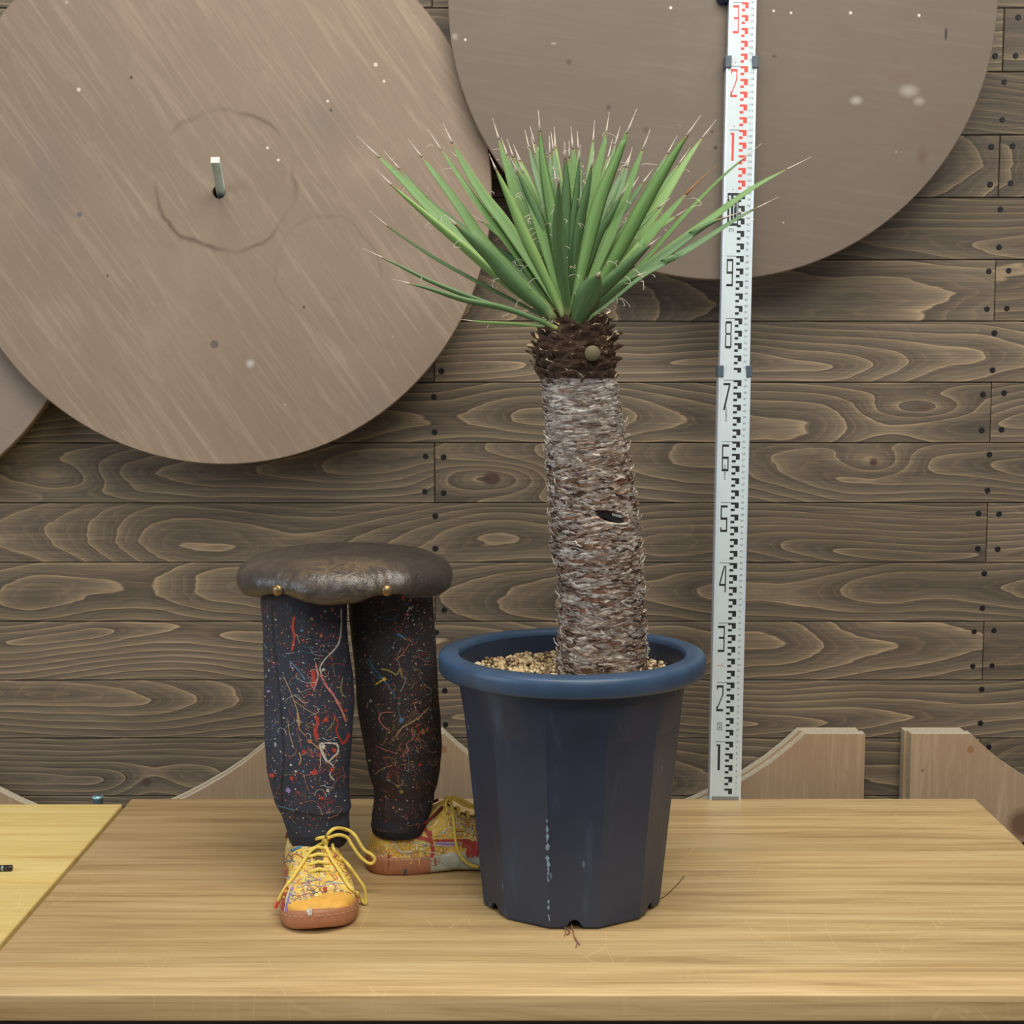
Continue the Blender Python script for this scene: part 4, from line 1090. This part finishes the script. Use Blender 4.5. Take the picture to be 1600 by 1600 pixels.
def leg(rows_px, Yc, mat, seed):
    tab = []
    for y, a, b in rows_px:
        c = PY((a + b) / 2, y, Yc); q = PY(b, y, Yc); tab.append((c.z, c.x, q.x - c.x))
    tab.sort(); z0, z1 = tab[0][0], tab[-1][0]
    z1 = T + .432
    NZ_, NA_ = 150, 120; rows = []
    for i in range(NZ_):
        z = z0 + (z1 - z0) * i / (NZ_ - 1); cx, r = interp(tab, z); row = []
        h_ = (z - T) / .43
        for k in range(NA_):
            a = 2 * pi * k / NA_
            fold = .0020 * nz(cos(a) * 2 + seed, sin(a) * 2, z * 9) + .0010 * nz(cos(a) * 5 + seed, sin(a) * 5, z * 26)
            low = max(0, 1 - h_ / .42)
            fold += .0026 * low * nz(cos(a) * 1.5 + seed, sin(a) * 1.5, z * 75)
            # side seam dent
            da = ((a - (pi + (.62 if seed < 5 else 5.0))) + pi) % (2 * pi) - pi
            if abs(da) < .12: fold -= .0032 * (1 - abs(da) / .12)
            rr = r * .985 + fold
            row.append((cx + rr * cos(a), Yc + rr * .98 * sin(a), z))
        rows.append(row)
    mb = MB(); mb.grid(rows, 0, True, True, True, True)
    return mb
YL1, YL2 = 1.985, 2.068
l1 = leg(LEG1, YL1, M_CL1, 1.3); l2 = leg(LEG2, YL2, M_CL2, 8.1)
for tab_, Yc in ((LEG1, YL1), (LEG2, YL2)):
    y_, a_, b_ = tab_[-1]; q_ = PY((a_ + b_) / 2, y_, Yc); r_ = (PY(b_, y_, Yc).x - q_.x)
    sk = MB(); sk.lathe([(r_ * .84, -.020 + .009 * (Yc > 2)), (r_ * .94, -.012 + .005 * (Yc > 2)), (r_ * .97, .0), (r_ * .95, .02)], (q_.x, Yc, q_.z), 32, cap0=True, cap1=True)
    sk.build('sock', plain('dark_navy_sock', (34, 34, 42), .9), stool, loc=SROOT)
def bvh(*mbs):
    vs = []; fs = []
    for m in mbs:
        b = len(vs); vs += [Vector(v) for v in m.v]; fs += [[b + k for k in f] for f in m.f]
    return bvhtree.BVHTree.FromPolygons(vs, fs)
def hit(tree, px, py):
    h = tree.ray_cast(CAM, ray(px, py).normalized()); return (h[0], h[1]) if h[0] is not None else (None, None)
def paint(mb, tree, pts, wpx, mi, off=.0006, vary=.35, n=6, rng=random.Random(2)):
    path = cr([(x, y, 0) for x, y in pts], n) if len(pts) > 2 else [Vector((pts[0][0] + (pts[1][0] - pts[0][0]) * k / 8, pts[0][1] + (pts[1][1] - pts[0][1]) * k / 8, 0)) for k in range(9)]
    L = []; R = []
    for i, p in enumerate(path):
        d = path[min(i + 1, len(path) - 1)] - path[max(i - 1, 0)]
        if d.length < 1e-6: continue
        d.normalize(); s = Vector((-d.y, d.x, 0)) * wpx * .5 * (1 + vary * rng.uniform(-1, 1)) * (.35 if i in (0, len(path) - 1) else 1)
        res = []
        for q in (p + s, p - s):
            h, nrm = hit(tree, q.x, q.y)
            if h is None: res = None; break
            if nrm.dot(h - CAM) > 0: nrm = -nrm
            res.append(h + nrm * off)
        if res is None:
            if len(L) > 1: mb.grid([L, R], mi, False)
            L, R = [], []; continue
        L.append(res[0]); R.append(res[1])
    if len(L) > 1: mb.grid([L, R], mi, False)
def blob(mb, tree, x, y, r, mi, off=.0007, rng=random.Random(4)):
    vs = []
    for k in range(9):
        a = 2 * pi * k / 9; rr = r * rng.uniform(.6, 1.2)
        h, nrm = hit(tree, x + rr * cos(a), y + rr * sin(a))
        if h is None: return
        if nrm.dot(h - CAM) > 0: nrm = -nrm
        vs.append(h + nrm * off)
    mb.add(vs, [tuple(range(9))], mi)
PAL = [('white', (190, 188, 176)), ('red', (168, 60, 50)), ('pink', (196, 118, 112)), ('blue', (76, 120, 150)), ('tan', (164, 132, 92)), ('teal', (56, 92, 108)), ('olive', (142, 134, 70)), ('yellow', (226, 190, 70)), ('orange', (178, 110, 72)), ('lilac', (150, 120, 180)), ('seam', (22, 24, 34))]
MP = [plain('paint_' + n_, c, .6, var=.1) for n_, c in PAL]; PI_ = {n_: i for i, (n_, c) in enumerate(PAL)}
t1, t2 = bvh(l1), bvh(l2)
def wander(mb, tree, x, y, n, step, wpx, mi, rng, ang=None):
    a = rng.uniform(0, 2 * pi) if ang is None else ang; pts = [(x, y)]; da = rng.uniform(-.5, .5)
    for _ in range(n):
        da += rng.uniform(-.5, .5); da *= .8; a += da; x += step * cos(a); y += step * sin(a); pts.append((x, y))
    paint(mb, tree, pts, wpx, mi, n=3, rng=rng)
def c4(x, y): return (360 + x / 4, 820 + y / 4)
m1 = MB(); rng = random.Random(6)
P1 = [([(690, 520), (690, 640), (670, 750), (590, 840), (560, 890), (565, 930)], 2.2, 'white'), ([(400, 570), (390, 640), (400, 700), (385, 790)], 4, 'red'),
      ([(560, 930), (600, 1010), (640, 1060), (690, 1150), (720, 1230)], 3.5, 'pink'), ([(510, 900), (520, 960), (510, 1020)], 5, 'red'), ([(530, 860), (545, 940), (520, 1040)], 3, 'pink'),
      ([(530, 1190), (545, 1230), (530, 1290), (545, 1340)], 6, 'red'), ([(560, 1390), (570, 1365), (660, 1370), (670, 1420), (640, 1450), (600, 1480), (560, 1390)], 2.6, 'white'),
      ([(570, 1400), (600, 1470), (640, 1510), (620, 1560), (650, 1600)], 2, 'white'), ([(370, 850), (400, 880), (450, 940), (465, 970)], 2, 'blue'), ([(330, 940), (380, 1050), (430, 1200), (430, 1270), (480, 1330)], 1.6, 'tan'),
      ([(420, 1170), (425, 1220), (430, 1260)], 3.4, 'tan'), ([(640, 1180), (670, 1240), (660, 1290), (700, 1370)], 2.6, 'red'), ([(740, 1300), (720, 1350), (690, 1370)], 4, 'red'), ([(700, 950), (690, 1040), (720, 1080)], 1.6, 'olive'),
      ([(480, 1340), (520, 1370), (560, 1400), (600, 1400)], 2, 'tan'), ([(430, 1420), (440, 1460), (430, 1500)], 2.4, 'tan'), ([(360, 1210), (370, 1300), (400, 1400)], 1.1, 'tan'), ([(430, 780), (500, 800), (580, 780)], 1.4, 'teal'), ([(440, 760), (520, 770)], 1.4, 'teal'),
      ([(400, 1100), (470, 1150), (540, 1190)], 1.1, 'tan'), ([(600, 1290), (640, 1240), (650, 1200)], 1.3, 'olive')]
for pts, wd, c in P1: paint(m1, t1, [c4(*p) for p in pts], wd, PI_[c], rng=rng)
for x, y, r, c in [(425, 937, 0, 'red'), (474, 1000, 3, 'red'), (487, 967, 3, 'tan'), (472, 985, 2.6, 'blue'), (509, 1124, 5.5, 'red'), (505, 1166, 4, 'white'), (499, 1180, 3, 'red'), (476, 1175, 4, 'red'), (522, 1172, 4, 'red'), (505, 1046, 3, 'white'), (426, 1212, 5, 'red'), (456, 1216, 4, 'red'), (451, 1235, 4.5, 'lilac'), (491, 1206, 5, 'red'), (518, 1202, 4, 'red'), (420, 1080, 3, 'lilac'), (455, 1195, 2, 'white'), (462, 1205, 2, 'white'), (431, 968, 1.6, 'white'), (507, 955, 2, 'white'), (484, 1158, 4, 'orange'), (540, 1110, 3, 'red'), (503, 1247, 3, 'red'), (512, 1235, 3, 'white')]:
    if r: blob(m1, t1, x, y, r, PI_[c], rng=rng)
for i in range(520):
    x, y = rng.gauss(492, 30), rng.uniform(955, 1300)
    if rng.random() < .3: x = rng.uniform(414, 545)
    blob(m1, t1, x, y, rng.choice((.4, .5, .7, .7, .9, 1.1, 1.5)), rng.choice((0, 0, 1, 1, 2, 3, 4, 4, 5, 8)), rng=rng)
for i in range(60): blob(m1, t1, rng.uniform(414, 436), rng.uniform(950, 1210), rng.choice((.6, .8, 1.1)), rng.choice((0, 3, 3, 9)), rng=rng)
for i in range(120): wander(m1, t1, rng.gauss(496, 24), rng.uniform(990, 1270), rng.randint(3, 9), rng.uniform(2, 4.5), rng.uniform(.35, .8), rng.choice((0, 0, 1, 2, 4, 4, 5, 8, 6)), rng)
paint(m1, t1, [(424, 945), (427, 1000), (434, 1060), (440, 1120), (443, 1180), (440, 1225), (441, 1262)], 2.4, PI_['seam'], vary=.1)
paint(m1, t1, [(436, 1262), (460, 1268), (500, 1274), (546, 1270)], 2.2, PI_['seam'], vary=.2)
paint(m1, t1, [(434, 1258), (446, 1262), (462, 1266)], 1.6, PI_['blue'], vary=.5)
l1.merge(m1, 1); l1.build('trouser_leg', [M_CL1] + MP, stool, loc=SROOT)
m2 = MB()
P2 = [([(880, 540), (920, 570), (990, 590), (1040, 580)], 1.3, 'teal'), ([(1040, 680), (1060, 690), (1090, 710)], 3, 'blue'), ([(1050, 700), (1010, 760), (980, 800)], 1, 'teal'),
      ([(860, 830), (900, 900), (960, 970), (1020, 1050), (1025, 1090)], 3, 'teal'), ([(860, 860), (900, 930), (950, 990)], 1.5, 'teal'), ([(940, 900), (990, 910), (1040, 935), (1060, 900), (1075, 960)], 2.6, 'olive'), ([(905, 1000), (950, 970), (970, 960)], 1.8, 'yellow'),
      ([(1240, 1140), (1180, 1200), (1120, 1240), (1070, 1270), (1030, 1330)], 2.4, 'tan'), ([(1230, 1170), (1180, 1180), (1150, 1130), (1170, 1100)], 1, 'pink'), ([(1020, 1170), (950, 1175), (930, 1215), (960, 1260), (1010, 1290)], 1.6, 'pink'),
      ([(1060, 1080), (1050, 1160), (1080, 1230)], 1.6, 'teal'), ([(1130, 1270), (1140, 1330), (1100, 1370), (1120, 1420)], 1.2, 'pink'), ([(1160, 1240), (1180, 1310), (1150, 1350)], 1.4, 'red'), ([(910, 1380), (980, 1410), (1050, 1430)], 1.2, 'pink'),
      ([(1120, 740), (1080, 800), (1030, 850)], 1, 'orange'), ([(1100, 1390), (1115, 1470), (1110, 1550)], 1.2, 'teal'), ([(900, 1560), (960, 1520), (1020, 1500)], 1.2, 'tan')]
for pts, wd, c in P2: paint(m2, t2, [c4(*p) for p in pts], wd, PI_[c], rng=rng)
for x, y, r, c in [(627, 1125, 4.5, 'blue'), (601, 1061, 3.6, 'yellow'), (640, 950, 2, 'white'), (663, 1070, 2.4, 'tan'), (660, 1143, 4.5, 'orange'), (578, 1188, 2, 'white'), (629, 935, 3, 'red'), (636, 960, 2.6, 'pink'), (656, 1195, 3, 'red'), (627, 1237, 3.2, 'olive'), (622, 1228, 3, 'tan'), (638, 1205, 2, 'teal')]: blob(m2, t2, x, y, r, PI_[c], rng=rng)
for i in range(460):
    x, y = rng.gauss(636, 24), rng.uniform(935, 1270)
    if rng.random() < .3: x = rng.uniform(566, 688)
    blob(m2, t2, x, y, rng.choice((.4, .5, .7, .7, .9, 1.3)), rng.choice((0, 0, 1, 2, 3, 4, 4, 5, 8, 8)), rng=rng)
for i in range(26): blob(m2, t2, rng.gauss(645, 10), rng.gauss(955, 14), rng.choice((.8, 1.2, 1.6)), rng.choice((0, 2, 3, 3)), rng=rng)
for i in range(120): wander(m2, t2, rng.gauss(642, 22), rng.gauss(1130, 70), rng.randint(3, 9), rng.uniform(2, 4.5), rng.uniform(.35, .75), rng.choice((0, 1, 2, 4, 4, 5, 5, 6, 8, 8)), rng)
l2.merge(m2, 1); l2.build('trouser_leg', [M_CL2] + MP, stool, loc=SROOT)

# --- shoes
def shoe_mat():
    t = NT('yellow_scribbled_canvas'); o = t.coord()
    col = t.mix(t.noise(o, 20, 3), sc((208, 166, 66)), sc((234, 202, 104)))
    def scrib(scale, wd, c, thr, ofs, dist, a_=.9):
        nonlocal col
        m = t.map(o, loc=(ofs, ofs * 2, ofs)); a = t.noise(m, scale, 2, .5, dist)
        f = t.math('LESS_THAN', t.math('ABSOLUTE', t.math('SUBTRACT', a, .5)), wd)
        mk = t.math('GREATER_THAN', t.noise(t.map(o, loc=(ofs * 3, 0, ofs)), 30, 2), thr)
        col = t.mix(t.math('MULTIPLY', t.math('MULTIPLY', f, mk), a_), col, sc(c))
    scrib(60, .012, (120, 84, 40), .45, 2.2, 2, .6); scrib(50, .010, (206, 80, 60), .55, 1.1, 2); scrib(58, .018, (236, 226, 196), .44, 5.7, 2)
    scrib(44, .012, (120, 160, 176), .54, 8.8, 2); scrib(66, .016, (240, 206, 80), .45, 3.9, 2); scrib(52, .014, (222, 120, 96), .5, 11.1, 2)
    t.bump(t.noise(o, 160, 3), .3, .0008)
    return t.fin(col, .7, spec=.25)
M_SHOE = shoe_mat()
M_TOE = plain('orange_toe_suede', (220, 164, 70), .7, sc=90, var=.12)
M_SOLE = plain('gum_rubber_sole', (168, 112, 78), .55, sc=60, var=.1)
M_SOLEP = plain('pale_painted_sole', (176, 180, 164), .6, sc=60, var=.25)
M_LACE = plain('yellow_lace', (222, 194, 92), .75, sc=400, var=.15)
M_LACER = plain('red_lace_end', (208, 78, 50), .7)
M_STITCH = plain('cream_stitching', (206, 170, 130), .7)
M_TONGUE = plain('dark_olive_tongue', (92, 70, 34), .8)
M_LINING = plain('red_lining', (112, 36, 32), .8)
WT = [(0, .003), (.012, .017), (.035, .026), (.08, .033), (.2, .037), (.38, .0365), (.55, .041), (.7, .0475), (.78, .0485), (.84, .0465), (.89, .0425), (.93, .0365), (.96, .029), (.98, .0205), (.993, .0105), (1.0, .002)]
HT = [(0, .030), (.012, .050), (.04, .062), (.1, .066), (.2, .062), (.27, .068), (.34, .084), (.42, .094), (.48, .083), (.53, .074), (.60, .067), (.66, .060), (.72, .054), (.80, .047), (.88, .041), (.94, .036), (.98, .031), (1.0, .025)]
def zb(s_): return .0075 * max(0, (s_ - .86) / .14) ** 2 + .005 * max(0, 1 - abs(s_ - .47) / .22)
def shoe(heel, ang, L, mirror, sole_mats, label):
    d = Vector((cos(ang), sin(ang), 0)); sd = Vector((-sin(ang), cos(ang), 0)) * mirror
    def P_(s_, x, z): # slight banana bend of the foot
        b = .007 * sin(pi * s_)
        return heel + d * (s_ * L) + sd * (x + b) + Vector((0, 0, z))
    root = empty('shoe', heel, None, None); del_ = None
    root.parent = stool; root.location = heel - SROOT
    for k in ('label', 'category'):
        if k in root: del root[k]
    N = 70; M = 25; up = MB(); rows = []
    for i in range(N):
        s_ = (1 - cos(pi * i / (N - 1))) / 2; wdt = interp(WT, s_)[0]; h_ = interp(HT, s_)[0]; z0_ = .022 + zb(s_) * .8; row = []
        h_ = max(h_, z0_ + .002)
        for j in range(M):
            f = pi * j / (M - 1); cx_ = cos(f); ex = .75 if s_ > .5 else .62
            x = wdt * math.copysign(abs(cx_) ** ex, cx_); e2 = .62 if s_ > .6 else .8
            z = z0_ + (h_ - z0_) * max(0, sin(f)) ** e2
            # throat gets narrow towards the top
            if .2 < s_ < .75: x *= 1 - .22 * (max(0, sin(f)) ** 1.5)
            row.append(P_(s_, x, z + .0006 * nz(s_ * 40, j * .7)))
        rows.append(row)
    up.grid(rows, 0, True)
    def place(mbx, name, mats, par=root):
        o_ = mbx.build(name, mats, None); o_.parent = par; o_.location = -heel; return o_
    # sole
    so_ = MB(); rows = []
    per = []
    K = 60
    for sg in (1, -1):
        rng_ = range(K + 1) if sg == 1 else range(K, -1, -1)
        for i in rng_:
            s_ = (1 - cos(pi * i / K)) / 2; per.append((s_, sg * interp(WT, s_)[0]))
    def ring(off, zf):
        out = []
        for s_, x in per:
            xx = x * (1 + off / .045); ss = s_ + (off / L) * (1 if s_ > .5 else -1) * (abs(2 * s_ - 1) ** 3)
            out.append(P_(ss, xx, zf(s_)))
        return out
    rings = [ring(-.006, lambda s_: zb(s_) + .0006), ring(-.001, lambda s_: zb(s_)), ring(.0028, lambda s_: zb(s_) + .004), ring(.0036, lambda s_: zb(s_) + .012), ring(.0030, lambda s_: zb(s_) * .8 + .022), ring(.0012, lambda s_: zb(s_) * .8 + .026), ring(-.003, lambda s_: zb(s_) * .8 + .026)]
    mid = lambda j: sole_mats == 2 and .30 < per[j % len(per)][0] < .95
    so_.grid(rings, 0, True, True, True, True, mfun=lambda i, j: 1 if mid(j) and i > 0 else 0)
    place(so_, 'sole', [M_SOLE, M_SOLEP])
    stt = MB()
    for q in range(46):
        i = q * 2 + 14
        if i + 1 >= len(per): break
        if per[i][0] < .6: continue
        stt.tube([ring(.0043, lambda s_: zb(s_) * .8 + .0195)[i], ring(.0043, lambda s_: zb(s_) * .8 + .0195)[i + 1]], .0004, 4)
    if len(stt.v): place(stt, 'stitching', M_STITCH)
    # toe cap
    tc = MB(); rows = []
    for i in range(16):
        s_ = .905 + .095 * (i / 15) ** .8; wdt = interp(WT, min(s_, .9995))[0] + .0009; h_ = interp(HT, min(s_, .9995))[0] + .0012; z0_ = .022 + zb(s_) * .8; row = []
        for j in range(M):
            f = pi * j / (M - 1); cx_ = cos(f)
            s2 = s_ - .035 * abs(cx_) ** 2 * (1 - i / 15) + (-.004 + .020 * nz(j * .5, 3.3) + .042 * (f / pi) ** 2 - .034 * exp(-((f - 1.15) / .5) ** 2)) * (1 - i / 15)
            w2 = interp(WT, min(s2, .9995))[0] + .0009; h2 = interp(HT, min(s2, .9995))[0] + .0012
            row.append(P_(s2 + .0006 / L, w2 * math.copysign(abs(cx_) ** .75, cx_), z0_ + (h2 - z0_) * max(0, sin(f)) ** .62))
        rows.append(row)
    tc.grid(rows, 0, True)
    place(tc, 'toe_cap', M_TOE)
    # tongue and throat slot, lining
    tg = MB()
    rows = []
    for i in range(14):
        s_ = .44 + .27 * i / 13; h_ = interp(HT, s_)[0]; rows.append([P_(s_, x, h_ + .0016 - abs(x) * .25) for x in (-.0095, -.005, 0, .005, .0095)])
    tg.grid(rows, 0, True); place(tg, 'tongue', M_TONGUE)
    ln = MB()
    ln.tube([P_(s_, x, z) for s_, x, z in ((.40, -.018, .092), (.32, -.031, .078), (.2, -.034, .062), (.1, -.028, .064), (.04, -.012, .062), (.035, 0, .062), (.04, .012, .062), (.1, .028, .064), (.2, .034, .062), (.32, .031, .078), (.40, .018, .092))], .0022, 8)
    place(ln, 'collar_lining', M_LINING)
    lc = MB()
    for i in range(5):
        s_ = .50 + .052 * i; h_ = interp(HT, s_)[0]
        lc.tube([P_(s_, x, h_ + .0036 - abs(x) * .25) for x in (-.015, -.009, 0, .009, .015)], [.0016, .0026, .0028, .0026, .0016], 8)
    place(lc, 'lace_bars', M_LACE)
    return root, up, so_, P_
toe = PZ(499, 1459, T); heel1 = toe + Vector((-.052, .255, 0)); v_ = toe - heel1
sh1, up1, so1, P1_ = shoe(Vector((heel1.x, heel1.y, T)), atan2(v_.y, v_.x), v_.length, 1, 1, '')
h2a = PZ(577, 1352, T); heel2 = Vector((h2a.x, PZ(600, 1369, T).y + .031, T))
sh2, up2, so2, P2_ = shoe(heel2, radians(13), .262, -1, 2, '')
ts1 = bvh(up1, so1); ts2 = bvh(up2, so2)
def lace(tree, pts, r, mat, par, name='lace', lift=.003, red=None):
    raw = []
    for x, y in pts:
        h, n_ = hit(tree, x, y); raw.append(h + ray(x, y).normalized() * -(lift + r) if h is not None else None)
    # fill points that pass beside the shoe with the depth of their neighbours
    ds = [p.y if p is not None else None for p in raw]
    for i, p in enumerate(raw):
        if p is None:
            prv = next((ds[j] for j in range(i, -1, -1) if ds[j] is not None), None); nxt = next((ds[j] for j in range(i, len(ds)) if ds[j] is not None), None)
            yv = prv if nxt is None else nxt if prv is None else (prv + nxt) / 2
            if yv is None: yv = SROOT.y + par.location.y + .02
            q = PY(pts[i][0], pts[i][1], yv)
            if q.z < T + r + .0005: q = PZ(pts[i][0], pts[i][1], T + r + .0005)
            raw[i] = q
    path = cr(raw, 8); mb = MB(); mb.tube(path, r, 8)
    if red: nf = 8; mb.m = [1 if (i // nf) >= len(path) * red else 0 for i in range(len(mb.m))]
    o_ = mb.build(name, [mat, M_LACER], None); o_.parent = par; o_.location = -(SROOT + par.location); return path
def c6(x, y): return (430 + x / 7.62, 1270 + y / 7.62)
K1 = [([(600, 320), (640, 240), (720, 185), (850, 200), (950, 270), (1050, 430), (1150, 500), (1185, 555), (1150, 605), (1090, 590), (1000, 510), (910, 380), (850, 290), (740, 265), (620, 300)], None),
      ([(600, 330), (500, 400), (400, 480), (330, 590), (250, 710), (180, 810), (110, 910), (60, 1000), (20, 1090), (0, 1130)], .82),
      ([(600, 330), (610, 420), (680, 560), (760, 680), (850, 830), (920, 920), (985, 990)], None),
      ([(630, 320), (670, 340), (700, 450), (790, 540), (870, 620), (950, 730), (1020, 830), (1060, 900), (1075, 1000), (1070, 1080), (1010, 1010), (970, 950)], None),
      ([(590, 290), (530, 300), (460, 320), (390, 325)], None)]
tsl = bvh(up1, so1, l1)
for pts, rd in K1: lace(tsl, [c6(*p) for p in pts], .0024, M_LACE, sh1, red=rd)
kb = lace(ts1, [(507, 1318), (510, 1308), (513, 1314)], .0052, M_LACE, sh1, 'lace_knot', .004)
def c7(x, y): return (560 + x / 8, 1220 + y / 8)
for pts in ([(1110, 220), (1090, 300), (1115, 400)], [(1140, 210), (1170, 330), (1190, 500), (1210, 700), (1240, 860), (1310, 980), (1400, 1050), (1500, 1080)], [(1120, 200), (1200, 230), (1300, 290), (1400, 325), (1480, 335)], [(1110, 200), (1220, 205), (1330, 260), (1440, 315)]):
    lace(ts2, [c7(*p) for p in pts], .0024, M_LACE, sh2)
lace(ts2, [(696, 1246), (700, 1249), (704, 1248)], .005, M_LACE, sh2, 'lace_knot', .002)
# painted stripes and strokes on the shoe sides
mp = MB(); rng = random.Random(9)
for pts, wd, c in [([(150, 880), (110, 1000), (95, 1160)], 5, 'red'), ([(200, 860), (150, 1000), (115, 1180)], 2, 'white'), ([(220, 880), (165, 1030), (140, 1190)], 2, 'lilac'), ([(120, 690), (105, 780), (110, 850)], 3, 'pink'),
                   ([(420, 1090), (430, 1140), (400, 1190), (440, 1190)], 6, 'white'), ([(590, 890), (600, 950)], 6, 'red'), ([(640, 960), (620, 990)], 5, 'blue'), ([(190, 460), (250, 430), (320, 400)], 4, 'blue'), ([(540, 1100), (620, 1070), (700, 1010), (760, 1000)], 2.5, 'white'),
                   ([(250, 900), (400, 860), (560, 880), (700, 840), (860, 850)], 1.3, 'white'), ([(220, 1050), (330, 980), (480, 960)], 1.2, 'pink'), ([(780, 930), (840, 1000), (860, 1060)], 2, 'red'), ([(700, 930), (760, 960), (800, 920)], 2.2, 'olive')]:
    paint(mp, ts1, [c6(*p) for p in pts], wd, PI_[c], rng=rng, off=.0011)
for i in range(210): wander(mp, ts1, rng.uniform(448, 552), rng.uniform(1325, 1412), rng.randint(3, 8), rng.uniform(1.5, 3.5), rng.uniform(.6, 1.3), rng.choice((0, 0, 1, 2, 2, 3, 5, 7, 7, 7, 8)), rng)
up1.merge(mp, 1); o_ = up1.build('upper', [M_SHOE] + MP, None); o_.parent = sh1; o_.location = -(SROOT + sh1.location)
mp = MB()
for pts, wd, c in [([(680, 690), (760, 710), (850, 730), (930, 770)], 6, 'red'), ([(820, 590), (860, 640), (900, 720), (920, 800), (930, 880), (915, 960)], 5, 'red'), ([(900, 620), (910, 700)], 4, 'red'), ([(660, 770), (900, 800), (1200, 820)], 2, 'white'),
                   ([(940, 745), (1180, 745), (1400, 740)], 3.4, 'red'), ([(960, 785), (1180, 790), (1280, 800)], 3.4, 'lilac'), ([(980, 770), (1200, 768)], 1.6, 'white'), ([(1290, 790), (1400, 800), (1500, 830)], 12, 'red'), ([(1340, 900), (1420, 900), (1500, 900)], 13, 'red'), ([(1300, 800), (1380, 830), (1410, 900), (1400, 960)], 1.2, 'pink'),
                   ([(400, 690), (450, 760), (480, 850), (560, 890), (670, 885)], 2.4, 'white'), ([(390, 610), (440, 640)], 4, 'blue'), ([(980, 690), (1050, 650), (1130, 580)], 2, 'white'), ([(570, 1130), (600, 1140)], 7, 'teal'), ([(370, 900), (380, 1000), (370, 1130)], 1.6, 'red'), ([(350, 960), (420, 930)], 1.6, 'red'), ([(960, 960), (965, 1060)], 2.4, 'red'), ([(860, 890), (1000, 900)], 1.6, 'white')]:
    paint(mp, ts2, [c7(*p) for p in pts], wd, PI_[c], rng=rng, off=.0011)
for i in range(46):
    q = i / 46 * 2 * pi * 5; rr = 3 + i * .32; x, y = 601 + rr * cos(q) * .9, 1316 + rr * sin(q)
for k in range(5):
    rr = 5 + k * 3.2; paint(mp, ts2, [(597 + rr * cos(2 * pi * j / 12) * .95, 1316 + rr * sin(2 * pi * j / 12)) for j in range(2, 12)], .8, PI_['orange' if k % 2 else 'olive'], rng=rng, off=.001)
for i in range(70): wander(mp, ts2, rng.uniform(600, 690), rng.uniform(1295, 1345), rng.randint(3, 7), rng.uniform(2, 4), rng.uniform(.5, 1.0), rng.choice((4, 6, 7, 7, 6, 8)), rng, ang=rng.uniform(-.4, .4))
for i in range(70): wander(mp, ts2, rng.uniform(706, 748), rng.uniform(1270, 1312), rng.randint(3, 7), rng.uniform(1.5, 3), rng.uniform(.6, 1.2), rng.choice((0, 0, 1, 1, 4, 6, 7)), rng)
up2.merge(mp, 1); o_ = up2.build('upper', [M_SHOE] + MP, None); o_.parent = sh2; o_.location = -(SROOT + sh2.location)
